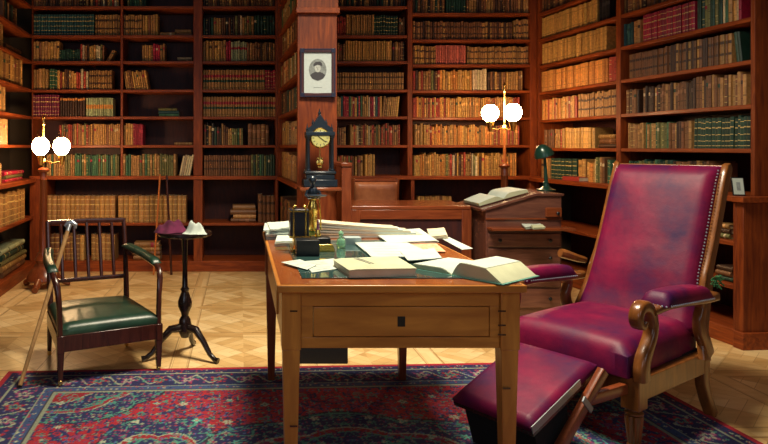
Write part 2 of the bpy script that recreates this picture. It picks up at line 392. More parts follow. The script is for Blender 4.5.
def run(c, row, z, a, b, h, palette, w=.034, kind='', where=('', ''), off=.03, lean=0, hv=.05, dv=.012, gap=.0):
    """a,b pixel bounds as seen by the camera; h height in m, w mean thickness"""
    s0, s1 = c.s_of(a, off), c.s_of(b, off)
    if s0 > s1: s0, s1 = s1, s0
    pal = MIX.get(palette, [palette]); x = s0
    n = max(1, round((s1-s0)/(w*(.68 if w < .05 else .86)))); ws = [random.uniform(.8, 1.2)*(1 if kind not in ('plain','gilt','redtop','midor','twodark','onered') else random.uniform(.97, 1.03)) for _ in range(n)]
    k = (s1-s0)/sum(ws)
    for i, q in enumerate(ws):
        ww = q*k
        cn = random.choice(pal); hh = h*(1+random.uniform(-hv, hv))
        ln = lean
        sx = x+ww/2
        if ln: sx = x+ww/2-(math.sin(ln)*0)
        put(c, sx, off, z+(abs(math.sin(ln))*ww/2 if ln else 0)+.0005, ww-.0026, hh, random.uniform(.14, .19), cn, bandset(kind, cn), where, lean=ln, jit=random.uniform(0, dv))
        x += ww
def stack(c, z, a, b, cols, where, t=.03, off=.04):
    s0, s1 = c.s_of(a, off), c.s_of(b, off); z0 = z+.001
    for cn in cols:
        tt = t*random.uniform(.8, 1.2)
        put(c, (s0+s1)/2+random.uniform(-.01, .01), off, z0, tt, abs(s1-s0)*random.uniform(.86, 1), random.uniform(.14, .18), cn, bandset('', cn), where, flat=True, yaw=random.uniform(-.03, .03), jit=random.uniform(0, .02))
        z0 += tt+.001

R0, R1, R2, R3, R4, R5, R6, R7, R8 = 2.539, 2.26, 2.011, 1.737, 1.478, 1.204, .909, .462, .1
rowsL = [R0, R1, R2, R3, R4, R5]
YB = 6.24
cl = make_case('tall mahogany bookcase across the back wall left of the pillar', (-2.0, YB), (.365, YB),
    [(32.5, 120.5, rowsL), (123, 193.5, rowsL), (202.5, 275.5, rowsL)], [(45, 193.5, [R7]), (202.5, 275.5, [R7])])
xr = 537
cr = make_case('tall mahogany bookcase across the back wall right of the pillar', (.66, YB), ((xr-CX)*YB/F, YB),
    [(336.5, 407.5, rowsL), (412.5, 530, [2.475, 2.22, 1.98, 1.73, 1.47, 1.205])], [(336.5, 411, [R7]), (414.5, 530, [R7])])
PR0, PR1 = (2.851, 6.24), (3.04, 3.86)
rowsR = [2.46, 2.21, 1.96, 1.705, 1.44, 1.175]
cw = make_case('tall mahogany bookcase along the right wall behind the armchair', PR0, PR1,
    [(539, 616, rowsR), (620.5, 750.5, rowsR)], [(None, 606, [.48]), (609, 733, [.62, .36])], dep=.34, lowoff=-.10, ledge=.895)
cleft = make_case('mahogany bookcase along the left wall at the picture edge', (-1.88, 4.2), (-1.995, 6.24),
    [(None, None, rowsL)], [(None, None, [.53])], dep=.3, lowoff=-.04, ledge=.885)
cp = make_case('short mahogany bookcase end jutting from the back wall, portrait hung on it', (.362, 6.22), (.424, 4.80),
    [(278.6, None, [R0, R1, R2, R3, R4, R5])], [(None, None, [R7])], dep=.24, lowoff=-.0)
# end panel of the jutting case (the pillar)
def in_case(c, name, b, mat, bevel=.003): return c.part(name, b, mat, bevel)
in_case(cp, 'end_panel', (cp.L, cp.L+.05, -.005, .285, 0, 2.16), 'case_v')
in_case(cp, 'end_moulding', (cp.L, cp.L+.085, -.02, .30, 2.16, 2.2), 'case')
in_case(cp, 'upper_end_panel', (cp.L, cp.L+.065, -.012, .292, 2.2, TOP), 'case_v')
in_case(cp, 'lower_end_trim', (cp.L+.05, cp.L+.062, -.005, .285, 0, .12), 'case')
in_case(cw, 'end_panel', (cw.L, cw.L+.02, -.0, .44, .895, TOP), 'case_v')
in_case(cw, 'lower_end_panel', (cw.L, cw.L+.05, -.10, .44, .1, .86), 'case_v')
in_case(cw, 'end_plinth', (cw.L, cw.L+.07, -.12, .46, 0, .1), 'case')
in_case(cw, 'end_ledge', (cw.L, cw.L+.08, -.13, .46, .861, .895), 'case')

px = .0096
BL = 'back left bookcase'; BR = 'back right bookcase'; RW = 'right wall bookcase'; LW = 'left wall bookcase'
def bay(c, name, off, z, shelf, runs):
    for r in runs:
        if r[0] == 'S': stack(c, z, r[1], r[2], r[3], (shelf, name), off=off+.012, t=r[4] if len(r) > 4 else .03)
        else:
            a, b, h, pal = r[:4]; kw = r[4] if len(r) > 4 else {}
            run(c, 0, z, a, b, h, pal, where=(shelf, name), off=off, **kw)
SH = ['top edge shelf', 'first full shelf', 'second full shelf', 'third full shelf', 'fourth full shelf', 'fifth full shelf', 'ledge row', 'shelf below the ledge', 'bottom shelf']
n = 'left bay of '+BL; o = .03
bay(cl, n, o, R0, SH[0], [(33, 88, .2, 'browns'), (90, 119, .2, 'mix')])
bay(cl, n, o, R1, SH[1], [(33, 94, .205, 'teal', dict(kind='gilt', hv=.01, w=.036)), (95, 120, .2, 'tan', dict(kind='twodark', hv=.02))])
bay(cl, n, o, R2, SH[2], [(33, 59, .19, 'tans', dict(w=.042)), (59, 80, .115, 'dark green', dict(w=.026)), (80, 104, .15, 'mix', dict(w=.03, hv=.12)), (106, 110, .12, 'tan', dict(lean=.5))])
bay(cl, n, o, R3, SH[3], [(33, 48, .2, 'tans', dict(kind='plain', w=.04)), (49, 57, .2, 'green', dict(kind='gilt')), (57, 88, .18, 'mix', dict(hv=.12)), (89, 112, .185, 'tan', dict(kind='twodark', hv=.02))])
bay(cl, n, o, R4, SH[4], [(32, 59, .21, 'purple', dict(kind='gilt', hv=.01)), (60, 85, .185, 'dark brown', dict(kind='redtop', hv=.02)), (86, 113, .18, 'pale green', dict(kind='midor', hv=.01, w=.03))])
bay(cl, n, o, R5, SH[5], [(59, 88, .2, 'mix', dict(w=.03)), (88, 120, .2, 'tans', dict(w=.028))])
bay(cl, n, -.01, R6, SH[6], [(46, 86, .205, 'olives', dict(w=.034)), (86, 119, .2, 'greens', dict(w=.03))])
n = 'centre bay of '+BL
bay(cl, n, o, R0, SH[0], [(127, 146, .2, 'greens')])
bay(cl, n, o, R1, SH[1], [(123.5, 142, .2, 'tan', dict(kind='twodark')), (142.5, 158, .2, 'tans', dict(kind='plain')), ('S', 160, 176, ['tan']), ('S', 175, 192, ['brown', 'tan'])])
bay(cl, n, o, R2, SH[2], [(142, 153, .16, 'tans'), (153, 160, .165, 'crimson'), (160, 165, .165, 'tan'), ('S', 177, 192, ['brown', 'cream'], .022)])
bay(cl, n, o, R3, SH[3], [(126, 149, .18, 'tans', dict(lean=-.16, w=.03)), ])
bay(cl, n, o, R4, SH[4], [('S', 158, 179, ['green', 'teal', 'olive'], .026)])
bay(cl, n, o, R5, SH[5], [(123.5, 133, .2, 'tans'), (133, 143, .2, 'crimson', dict(w=.028)), ('S', 174, 192, ['tan'], .024)])
bay(cl, n, -.01, R6, SH[6], [(123, 150, .2, 'olives'), (150, 176, .2, 'olives'), (179, 190, .2, 'cream', dict(lean=.2, w=.03))])
n = 'lower part of '+BL
bay(cl, n, -.02, R7, SH[7], [(47, 115, .255, 'tan', dict(w=.055, kind='gilt', hv=.015)), (118, 186, .255, 'tan', dict(w=.055, kind='gilt', hv=.015))])
bay(cl, n, -.02, R8, SH[8], [(50, 84, .25, 'tans', dict(w=.055, kind='gilt')), (91, 115, .25, 'tan', dict(w=.055, kind='gilt')), ('S', 132, 160, ['tan', 'brown', 'tan', 'tan'], .042)])
n = 'right bay of '+BL
bay(cl, n, o, R0, SH[0], [(203, 275, .2, 'browns')])
bay(cl, n, o, R1, SH[1], [(203, 235, .17, 'darkmix', dict(w=.035)), (235, 254, .19, 'mix', dict(hv=.1)), (254, 275, .19, 'dark green', dict(w=.04))])
bay(cl, n, o, R2, SH[2], [(203, 226, .195, 'golds', dict(w=.04)), (226, 231, .19, 'crimson'), (231, 247, .19, 'pale green', dict(kind='onered')), (247, 275, .18, 'browns')])
bay(cl, n, o, R3, SH[3], [(203, 265, .19, 'tan', dict(kind='twolabel', hv=.01, w=.042)), (265, 275.5, .19, 'crimson', dict(kind='gilt'))])
bay(cl, n, o, R4, SH[4], [(203, 276, .19, 'tan', dict(kind='twolabel', hv=.01, w=.038))])
bay(cl, n, o, R5, SH[5], [(204, 228, .19, 'darkmix', dict(hv=.15)), (228, 243, .16, 'olives', dict(w=.028)), (248, 269, .2, 'brown', dict(w=.05))])
bay(cl, n, -.01, R6, SH[6], [(204, 251, .195, 'brown', dict(kind='twodark', hv=.02)), (251, 275, .2, 'greens', dict(w=.03))])
n = 'lower right bay of '+BL
bay(cl, n, -.02, R7, SH[7], [('S', 231, 257, ['brown', 'tan', 'brown', 'tan'], .038), (258, 275, .26, 'brown', dict(w=.05, kind='twodark'))])
# jutting case
n = 'jutting bookcase beside the portrait'
for z, h, pal, sh in ((R0, .2, 'browns', SH[0]), (R1, .2, 'olives', SH[1]), (R2, .2, 'tans', SH[2]), (R3, .21, 'mix', SH[3]), (R4, .2, 'darkmix', SH[4]), (R5, .2, 'tans', SH[5]), (R6, .22, 'tans', SH[6]), (R7, .24, 'browns', SH[7])):
    bay(cp, n, .03, z, sh, [(279.3, 288, h, pal, dict(w=.045)), (289.5, 297, h*.9, pal, dict(w=.045))])
# back right
n = 'left bay of '+BR
bay(cr, n, o, R0, SH[0], [(337, 406, .2, 'darkmix')])
bay(cr, n, o, R1, SH[1], [(337, 346, .18, 'red'), (346, 374, .2, 'tan', dict(kind='plain', hv=.02)), (374, 398, .19, 'dark green', dict(kind='gilt')), (399, 405, .17, 'brown')])
bay(cr, n, o, R2, SH[2], [(337, 345, .17, 'brown'), (345, 392, .195, 'gold', dict(kind='plain', hv=.02)), (392, 405, .18, 'browns')])
bay(cr, n, o, R3, SH[3], [(337, 404, .165, 'tan', dict(kind='twodark', hv=.01, w=.034))])
bay(cr, n, o, R4, SH[4], [(337, 357, .19, 'bright', dict(w=.028)), (357, 382, .195, 'bright', dict(w=.028)), (382, 398, .19, 'tans', dict(lean=.1, w=.03))])
bay(cr, n, o, R5, SH[5], [(337, 346, .17, 'browns'), (350, 376, .19, 'mix', dict(w=.026, hv=.12)), (376, 400, .19, 'mix', dict(w=.026, hv=.12))])
bay(cr, n, -.01, R6, SH[6], [(338, 354, .19, 'mix', dict(w=.026)), (355, 363, .19, 'tans'), (365, 375, .2, 'golds')])
n = 'wide right bay of '+BR
bay(cr, n, o, 2.475, SH[0], [(413, 445, .2, 'darkmix'), (446, 466, .2, 'dark green'), (467, 529, .2, 'browns')])
bay(cr, n, o, 2.22, SH[1], [(413, 445, .175, 'browns', dict(kind='twodark')), (445, 480, .17, 'brown', dict(kind='twodark')), (480, 513, .17, 'browns', dict(kind='twodark')), (514, 529, .19, 'tan', dict(kind='twodark'))])
bay(cr, n, o, 1.98, SH[2], [(413, 436, .18, 'tans', dict(kind='twodark')), (436, 466, .185, 'pink', dict(kind='plain', hv=.02, w=.03)), (467, 529, .17, 'tan', dict(kind='twodark', w=.032))])
bay(cr, n, o, 1.73, SH[3], [(413, 440, .19, 'mix'), (440, 472, .19, 'golds'), (473, 487, .2, 'cream', dict(kind='plain')), (488, 506, .18, 'browns'), (507, 523, .185, 'tans')])
bay(cr, n, o, 1.47, SH[4], [(413, 450, .19, 'oranges', dict(w=.028)), (450, 485, .19, 'golds', dict(w=.028)), (485, 520, .19, 'oranges', dict(w=.03))])
bay(cr, n, o, 1.205, SH[5], [(415, 423, .2, 'tans'), (424, 460, .18, 'oranges', dict(w=.028, hv=.1)), (460, 492, .18, 'golds', dict(w=.028, hv=.1)), (492, 520, .18, 'oranges', dict(w=.028, hv=.1))])
bay(cr, n, -.01, R6, SH[6], [(414, 446, .205, 'golds', dict(w=.028, hv=.1)), (446, 482, .205, 'mix', dict(w=.03, hv=.1)), (482, 517, .2, 'golds', dict(w=.03, hv=.1))])
bay(cr, 'lower right bay of '+BR, .12, R7, SH[7], [(418, 452, .24, 'tans', dict(w=.035, hv=.02))])
# right wall
n = 'left bay of '+RW
bay(cw, n, o, 2.46, SH[0], [(540, 575, .2, 'browns', dict(w=.04))])
bay(cw, n, o, 2.21, SH[1], [(540, 597, .2, 'gold', dict(w=.042, kind='plain', hv=.02)), (598, 609, .2, 'black', dict(w=.05))])
bay(cw, n, o, 1.96, SH[2], [(540, 606, .2, 'gold', dict(w=.042, kind='plain', hv=.02))])
bay(cw, n, o, 1.705, SH[3], [(540, 607, .195, 'orange', dict(w=.042, kind='plain', hv=.02)), (608, 615, .2, 'red', dict(w=.04))])
bay(cw, n, o, 1.44, SH[4], [(541, 576, .19, 'oranges', dict(w=.042)), (577, 615, .195, 'tan', dict(w=.036, kind='twodark'))])
bay(cw, n, o, 1.175, SH[5], [(543, 553, .17, 'brown', dict(w=.04)), (554, 561, .17, 'oranges'), (562, 594, .175, 'gold', dict(w=.05, kind='plain')), ('S', 597, 615, ['dark brown', 'brown', 'tan'], .04)])
bay(cw, n, -.02, .895, SH[6], [(541, 549, .18, 'oranges', dict(w=.05)), (550, 576, .185, 'dark green', dict(w=.07, kind='gilt', hv=.01)), (578, 585, .18, 'gold', dict(w=.05)), (586, 594, .16, 'golds', dict(w=.03)), (594, 603, .2, 'mix', dict(w=.035)), (606, 609, .18, 'green', dict(w=.03))])
n = 'right bay of '+RW
bay(cw, n, o, 2.21, SH[1], [(622, 665, .19, 'browns', dict(w=.036)), (668, 700, .2, 'darkmix', dict(w=.036))])
bay(cw, n, o, 1.96, SH[2], [(623, 632, .17, 'teal', dict(w=.04)), (633, 640, .17, 'tan', dict(w=.036)), (642, 694, .2, 'crimson', dict(w=.042, kind='gilt', hv=.01)), (696, 722, .195, 'greens', dict(w=.032)), (722, 741, .2, 'bright', dict(w=.035))])
bay(cw, n, o, 1.705, SH[3], [(628, 665, .185, 'brown', dict(w=.035, kind='twodark', hv=.015)), (665, 730, .19, 'browns', dict(w=.033, kind='twodark', hv=.015)), (735, 742, .19, 'dark green', dict(w=.036, lean=-.12))])
bay(cw, n, o, 1.44, SH[4], [(626, 638, .18, 'browns', dict(w=.04)), (643, 690, .18, 'browns', dict(w=.03, hv=.1)), (690, 746, .195, 'browns', dict(w=.033, hv=.08))])
bay(cw, n, o, 1.175, SH[5], [(628, 643, .185, 'tan', dict(w=.036)), (645, 668, .18, 'olives', dict(w=.03)), (668, 691, .18, 'browns', dict(w=.034)), (693, 749, .195, 'dark green', dict(w=.036, kind='gilt', lean=.03))])
bay(cw, n, .03, .895, SH[6], [(628, 672, .19, 'greens', dict(w=.035)), (672, 712, .19, 'browns', dict(w=.035))])
n = 'lower part of '+RW
bay(cw, n, -.06, .36, SH[8], [('S', 716, 732, ['dark green', 'brown', 'dark brown'], .03)])
bay(cw, n, -.06, .62, SH[7], [('S', 714, 730, ['olive', 'dark brown', 'tan'], .028)])
# left wall
n = LW
bay(cleft, n, o, R1, SH[1], [(4, 17, .16, 'darkmix')])
bay(cleft, n, o, R2, SH[2], [(-6, 3, .2, 'tans', dict(w=.04)), ('S', 6, 22, ['tan', 'brown'], .03)])
bay(cleft, n, o, R3, SH[3], [(-6, 22, .24, 'tans', dict(w=.05))])
bay(cleft, n, o, R4, SH[4], [(-6, 6, .21, 'tans', dict(w=.045))])
bay(cleft, n, o, R5, SH[5], [(-6, 8, .21, 'tan', dict(w=.045))])
bay(cleft, n, -.0, .885, SH[6], [(-6, 2, .17, 'tans', dict(w=.04)), ('S', 5, 24, ['crimson', 'olive', 'crimson'], .03)])
bay(cleft, n, -.0, .53, SH[7], [(-6, 25, .27, 'tan', dict(w=.055, kind='gilt'))])
bay(cleft, n, -.0, .1, SH[8], [('S', 1, 26, ['brown', 'tan', 'olive', 'dark green', 'pale green'], .045)])

def project(p): return CX+p.x*F/p.y, CY-(p.z-H)*F/p.y
def score(b):
    a = b['M'] @ Vector((0, 0, 0)); t = b['M'] @ Vector((0, 0, b['h'])); l = b['M'] @ Vector((-b['w']/2, 0, b['h']/2)); r = b['M'] @ Vector((b['w']/2, 0, b['h']/2))
    ax, ay = project(a); tx, ty = project(t); lx, ly = project(l); rx, ry = project(r)
    if b['flat']: wpx, y0, y1 = abs(ax-tx), max(0, min(ly, ry)), max(ly, ry)
    else: wpx, y0, y1 = abs(lx-rx), max(0, min(ay, ty)), max(ay, ty)
    m = (ax+tx)/2
    if m < 1 or m > 767: return 0
    if 598 < m < 733 and y1 > 168: return .5*wpx*max(0, 168-y0)
    if 298 < m < 336: return 0
    if 337 < m < 470 and y1 > 205: return wpx*max(0, 200-y0)
    return wpx*max(0, y1-y0)
BOOKS.sort(key=lambda b: -score(b))
ADJ = {'tan': 'tan leather', 'gold': 'golden tan', 'brown': 'brown leather', 'dark brown': 'dark brown', 'olive': 'olive', 'dark green': 'dark green', 'green': 'green', 'teal': 'dark teal', 'crimson': 'crimson', 'purple': 'purple red', 'red': 'red', 'cream': 'cream', 'black': 'black', 'orange': 'orange tan', 'pale green': 'pale green', 'blue': 'dark blue', 'pink': 'pinkish'}
rest = MB()
for i, b in enumerate(BOOKS):
    if i < 300:
        mb = MB(); add_book(mb, b['w'], b['h'], b['d'], b['col'], b['bands'])
        ob = mb.build('book', 'book', fix=False, smooth=50); ob.matrix_world = b['M']
        st = ' lying flat' if b['flat'] else ' leaning' if abs(b['lean']) > .05 else ''
        tag(ob, f"{ADJ[b['cn']]} book{st}, {b['where'][0]}, {b['where'][1]}", 'book', f"books on the {b['where'][0]}, {b['where'][1]}")
    else: add_book(rest, b['w'], b['h'], b['d'], b['col'], b['bands'], b['M'])
print('books', len(BOOKS))
ob = rest.build('books', 'book', fix=False, smooth=50)
tag(ob, 'hundreds of smaller old leather and cloth books filling the tall bookcases', 'books', kind='stuff')

# ------------------------------------------------------------------ rug
def make_rug():
    Lx, Ly = 3.24, 2.3; st = .006
    nx, ny = int(Lx/st), int(Ly/st)
    x = np.linspace(-Lx/2, Lx/2, nx+1); y = np.linspace(-Ly/2, Ly/2, ny+1)
    X, Y = np.meshgrid(x, y); ax, ay = np.abs(X), np.abs(Y)
    ex = Lx/2-ax; ey = Ly/2-ay; e = np.minimum(ex, ey)
    rs = np.random.RandomState(3)
    red = np.array((.31, .010, .022)); navy = np.array((.012, .014, .075)); cream = np.array((.34, .38, .27)); grn = np.array((.05, .21, .16)); pk = np.array((.50, .16, .14)); blk = np.array((.02, .012, .03)); blu = np.array((.05, .10, .26)); vio = np.array((.20, .03, .10))
    col = np.zeros(X.shape+(3,)); col[:] = red
    wob = .012*np.sin(X*23)+.012*np.sin(Y*29+1)
    def lobed(cx, cy, rx, ry, k, amp):
        dx, dy = (ax-cx)/rx, (Y-cy)/ry if cy == 0 else (ay-cy)/ry
        th = np.arctan2(dy, dx); return np.hypot(dx, dy)/(1+amp*np.abs(np.cos(k*th)))
    m0 = lobed(0, 0, .62, .46, 4, .14); m1 = lobed(.78, 0, .27, .46, 3, .16); m2 = lobed(Lx/2-.30, Ly/2-.30, .46, .34, 3, .12)
    base = np.zeros(X.shape, int)                # 0 field red,1 navy,2 light band
    dark = np.zeros(X.shape, bool)
    for m in (m1, m2, m0):
        col[m < 1.05] = blk; col[m < 1.02] = grn; col[m < .99] = navy; dark |= m < .98
        col[(m < .74)] = cream*.8; col[m < .72] = red*.75; col[m < .66] = grn; col[m < .64] = navy; col[(m < .40)] = cream*.8; col[m < .38] = red*.7; col[m < .16] = red
    # border
    bd = e < .32
    col[bd] = cream*.6; col[e < .305] = blk; dark[bd] = False
    g1 = (e < .295) & (e > .255); col[g1] = blu*.6
    col[(e <= .255) & (e > .249)] = cream*.7
    g2 = (e <= .249) & (e > .085); col[g2] = navy; dark |= g2
    col[(e <= .085) & (e > .076)] = cream*.7
    g3 = (e <= .076) & (e > .026); col[g3] = navy
    col[e <= .026] = red*1.2
    # vines
    u = ax; v = ay
    w1 = np.sin(u*40+2.2*np.sin(v*26))+np.sin(v*45+2.0*np.sin(u*29+.7)); w2 = np.sin((u+v)*36+1.9*np.sin((u-v)*24))
    inner = e > .32
    vine = (np.abs(w1) < .12) & inner; col[vine & ~dark] = navy*1.2; col[vine & dark] = grn
    vine2 = (np.abs(w2) < .07) & inner; col[vine2] = grn*1.2
    # motifs
    def flowers(cell, mask, pal, seed, rmax):
        r = np.random.RandomState(seed)
        gi = np.floor(u/cell).astype(int); gj = np.floor(v/cell).astype(int)
        K = 80; jx = r.rand(K, K)*.5+.25; jy = r.rand(K, K)*.5+.25; ci = r.randint(0, len(pal), (K, K)); cj = r.randint(0, len(pal), (K, K)); rr = (r.rand(K, K)*.4+.6)*rmax; kk = r.randint(3, 7, (K, K)); on = r.rand(K, K) < .86
        dx = u-(gi+jx[gi % K, gj % K])*cell; dy = v-(gj+jy[gi % K, gj % K])*cell
        d = np.hypot(dx, dy); th = np.arctan2(dy, dx); rad = rr[gi % K, gj % K]*(.72+.28*np.cos(kk[gi % K, gj % K]*th))
        P_ = np.array(pal)
        a = (d < rad) & mask & on[gi % K, gj % K]; col[a] = P_[ci[gi % K, gj % K]][a]
        a2 = (d < rad*.55) & mask & on[gi % K, gj % K]; col[a2] = P_[cj[gi % K, gj % K]][a2]
        a3 = (d < rad*.22) & a; col[a3] = red*.8
    flowers(.027, inner & ~dark, [navy, grn, vio, blk, navy, navy, blu], 5, .0135)
    flowers(.028, inner & dark, [red, grn, cream*.6, vio, blu, vio], 6, .012)
    flowers(.075, inner, [navy, grn, cream*.7, navy, vio], 7, .022)
    flowers(.13, inner & ~dark, [navy, blk, vio, navy, grn], 17, .034)
    flowers(.19, inner, [cream, grn*1.8, cream], 27, .026)
    flowers(.026, g1 | g3, [navy, red, cream, vio], 8, .011)
    # border palmettes along the edge coordinate
    along = np.where(ex < ey, Y, X); ph = along/.15; f = (ph-np.floor(ph)-.5)*.15; de = e-.167
    pal_r = np.hypot(f, de*1.0); th = np.arctan2(de, f); sh = .046*(.75+.25*np.cos(5*th))
    alt = (np.floor(ph).astype(int) % 2) == 0
    a = g2 & (pal_r < sh); col[a & alt] = red; col[a & ~alt] = vio*1.3
    a = g2 & (pal_r < sh*.66); col[a & alt] = grn; col[a & ~alt] = cream*.85
    a = g2 & (pal_r < sh*.35); col[a] = navy
    sv = g2 & (np.abs(de-.05*np.sin(along*2*PI/.15)) < .008) & (pal_r > sh); col[sv] = cream*.8
    flowers(.034, g2 & (pal_r > sh*1.05), [red, grn, blu, cream*.8, vio], 9, .014)
    jit = .98+.2*(rs.rand(*X.shape)-.5); col *= jit[..., None]
    nvx = nx+1
    Z = .009+0*X
    top = np.stack([X, Y, Z], -1).reshape(-1, 3)
    idx = np.arange((nx+1)*(ny+1)).reshape(ny+1, nx+1)
    fc = np.stack([idx[:-1, :-1], idx[:-1, 1:], idx[1:, 1:], idx[1:, :-1]], -1).reshape(-1, 4)
    me = bpy.data.meshes.new('rug')
    nb = len(top); c4 = [(-Lx/2, -Ly/2, .001), (Lx/2, -Ly/2, .001), (Lx/2, Ly/2, .001), (-Lx/2, Ly/2, .001)]
    k = [idx[0, 0], idx[0, -1], idx[-1, -1], idx[-1, 0]]
    faces = fc.tolist()+[[nb+3, nb+2, nb+1, nb], [nb, nb+1]+idx[0, ::-1].tolist(), [nb+1, nb+2]+idx[::-1, -1].tolist(), [nb+2, nb+3]+idx[-1, :].tolist(), [nb+3, nb]+idx[:, 0].tolist()]
    me.from_pydata(top.tolist()+c4, [], faces)
    at = me.color_attributes.new('Col', 'FLOAT_COLOR', 'POINT')
    cc = np.ones((nb+4, 4)); cc[:nb, :3] = col.reshape(-1, 3); cc[nb:, :3] = red
    at.data.foreach_set('color', cc.astype(np.float32).ravel())
    me.materials.append(M['rug']); me.update()
    o = bpy.data.objects.new('oriental_rug', me); C.objects.link(o)
    o.location = (.465, 2.345, 0); o.rotation_euler = (0, 0, math.radians(3.0))
    tag(o, 'large red and navy oriental rug with floral medallions under the writing table', 'rug')
make_rug()
RZ = .0095   # top of the rug

# ------------------------------------------------------------------ main desk
def main_desk():
    t = thing('writing_table', 'light cherry wood writing table covered with papers and open book', 'desk', (.508, 2.68, RZ))
    ox, oy, oz = .508, 2.68, RZ
    TZ = .753-oz
    x0, x1, y0, y1 = .116-ox, .900-ox, 2.035-oy, 3.343-oy
    MB().box(x0, x1, y0, y1, TZ-.026, TZ-.0015).build('tabletop_edge', 'cherry', t, .004)
    MB().box(x0+.012, x1-.012, y0+.012, y1-.012, TZ-.002, TZ).build('tabletop', 'cherry_top', t)
    bot = .545-oz
    lw = .061
    fl = (.163-ox, 2.09-oy); fr = (.857-ox, 2.09-oy); rl = (.158-ox, 3.29-oy); rr = (.82-ox, 3.29-oy)
    for (lx, ly) in (fl, fr, rl, rr):
        mt = 'cherry_v' if ly < 0 else 'maho_v'
        m = MB(); m.box(lx-lw/2, lx+lw/2, ly-lw/2, ly+lw/2, bot-.004, TZ-.026); m.taper((lx, ly, bot-.004), lw-.006, lw-.006, (lx, ly, 0), .033, .033)
        m.build('leg', mt, t, .002)
    # front apron: frame with a drawer
    ya, yb = 2.068-oy, 2.09-oy; xa, xb = fl[0]+lw/2, fr[0]-lw/2
    dx0, dx1 = .232-ox, .795-ox; dz0, dz1 = .580-oz, .679-oz
    m = MB()
    m.box(xa, xb, ya, yb, dz1, TZ-.026); m.box(xa, xb, ya, yb, bot, dz0); m.box(xa, dx0, ya, yb, dz0, dz1); m.box(dx1, xb, ya, yb, dz0, dz1)
    m.build('apron', 'cherry', t, .0015)
    d = MB().box(dx0+.002, dx1-.002, ya-.001, ya+.02, dz0+.002, dz1-.002).build('drawer', 'cherry', t, .003)
    MB().box(-.012+.0, .012, ya-.0035, ya, .614-oz, .646-oz).build('keyhole_plate', 'black', d, .001)
    kb = d.children[0]; kb.location.x = .513-ox
    MB().box(dx0+.01, dx1-.01, ya+.02, ya+.45, dz0+.006, dz1-.01).build('drawer_box', 'maho', d)
    for sx, xx in ((-1, fl[0]-lw/2+.006), (1, fr[0]+lw/2-.006-.02)):
        m = MB(); m.box(xx, xx+.02, fl[1]+lw/2, rl[1]-lw/2, bot, TZ-.026); m.build('side_apron', 'cherry', t, .0015)
    sd = MB().box(fl[0]-lw/2-.001, fl[0]-lw/2+.008, 2.35-oy, 2.95-oy, dz0, dz1).build('side_drawer', 'cherry', t, .002)
    MB().box(rl[0]+lw/2, rr[0]-lw/2, 3.29-oy, 3.31-oy, bot, TZ-.026).build('rear_apron', 'maho', t)
    pl = MB().box(.150-ox, .205-ox, 2.72-oy, 2.80-oy, TZ, TZ+.0015).build('inlaid_plate', 'brass', t); pl['label'] = 'brass plate set in the left side of the tabletop'
    m = MB()
    for a, b in ((.17, .30), (.17, .665), (.83, .665), (.83, .62), (.83, .59), (.845, .42)): m.box(a-.012-ox, a+.012-ox, 2.0585-oy, 2.061-oy, b-.0025-oz, b+.0025-oz)
    m.build('peg_marks', 'dark', t)
    return t
main_desk()
DZ = .7535
def sheet(name, label, cat, pts, z=DZ, th=.002, mat='paper', curl=.004, group=None, layers=1, lines=0, n=8, seed=0, jit=.004):
    """four corners in picture order (far-left, far-right, near-right, near-left) on the height z"""
    w = [onz(a, b, z) for a, b in pts]; c = sum(w, Vector())/4; c.z = z
    t = None; r = random.Random(seed+len(label))
    q = [p-c for p in w]
    mb = MB()
    for k in range(layers):
        jx, jy, ja = (r.uniform(-jit, jit), r.uniform(-jit, jit), r.uniform(-jit*4, jit*4)) if k else (0, 0, 0)
        R_ = Matrix.Rotation(ja, 4, 'Z')
        p4 = [R_ @ p+Vector((jx, jy, 0)) for p in q]
        z0, z1 = th*k/layers+.0003, th*(k+1)/layers
        ph = r.uniform(0, 6)
        def f(u, v, zz, cur):
            a = p4[3].lerp(p4[2], u); b = p4[0].lerp(p4[1], u); p = a.lerp(b, v)
            lift = cur*(max(0, u-.6)**2*3+max(0, .35-v)**2*3*(u > .3)+.15*(1+math.sin(ph+u*5)))
            return (p.x, p.y, zz+lift)
        cu = curl if k == layers-1 else curl*.5
        mb.grid2(lambda u, v: f(u, v, z1, cu), lambda u, v: f(u, v, z0 if k == 0 else z0, cu if k else 0), n, n)
    o = mb.build(name, mat, None, smooth=40); o.location = c
    tag(o, label, cat, group)
    if lines:
        ln = MB()
        for k in range(lines):
            v = .15+.7*k/max(1, lines-1); a = q[3].lerp(q[0], v).lerp(q[2].lerp(q[1], v), .12); b = q[3].lerp(q[0], v).lerp(q[2].lerp(q[1], v), .12+.6*r.uniform(.6, 1))
            dn = Vector((0, .0012, 0)); zt = Vector((0, 0, th+curl*.35+.0006))
            ln.add([a-dn+zt, b-dn+zt, b+dn+zt, a+dn+zt], [(0,1,2,3)])
        ln.build('writing', 'ink', o)
    return o
# glass blotter
gp = [Vector((.203, 2.13, 0)), Vector((.74, 2.13, 0)), Vector((.74, 3.0, 0)), Vector((.203, 3.0, 0))]
o = MB().box(-.27, .27, -.435, .435, 0, .004).build('desk_pad', 'glassplate', None, .001); o.location = (.473, 2.565, DZ)
tag(o, 'dark green glass desk pad lying under the papers on the writing table', 'desk pad')
PZ = DZ+.0045
sheet('paper_sheet', 'written white sheets before the black box, left on the desk', 'paper', [(302, 262), (334, 259), (340, 269), (312, 273)], PZ, .0015, curl=.002, lines=6)
sheet('paper_sheet', 'narrow folded sheet whose corner points left over the bare desk edge', 'paper', [(281, 262.5), (300, 260), (316, 266), (307, 270)], PZ+.0025, .0015, curl=.002, lines=3)
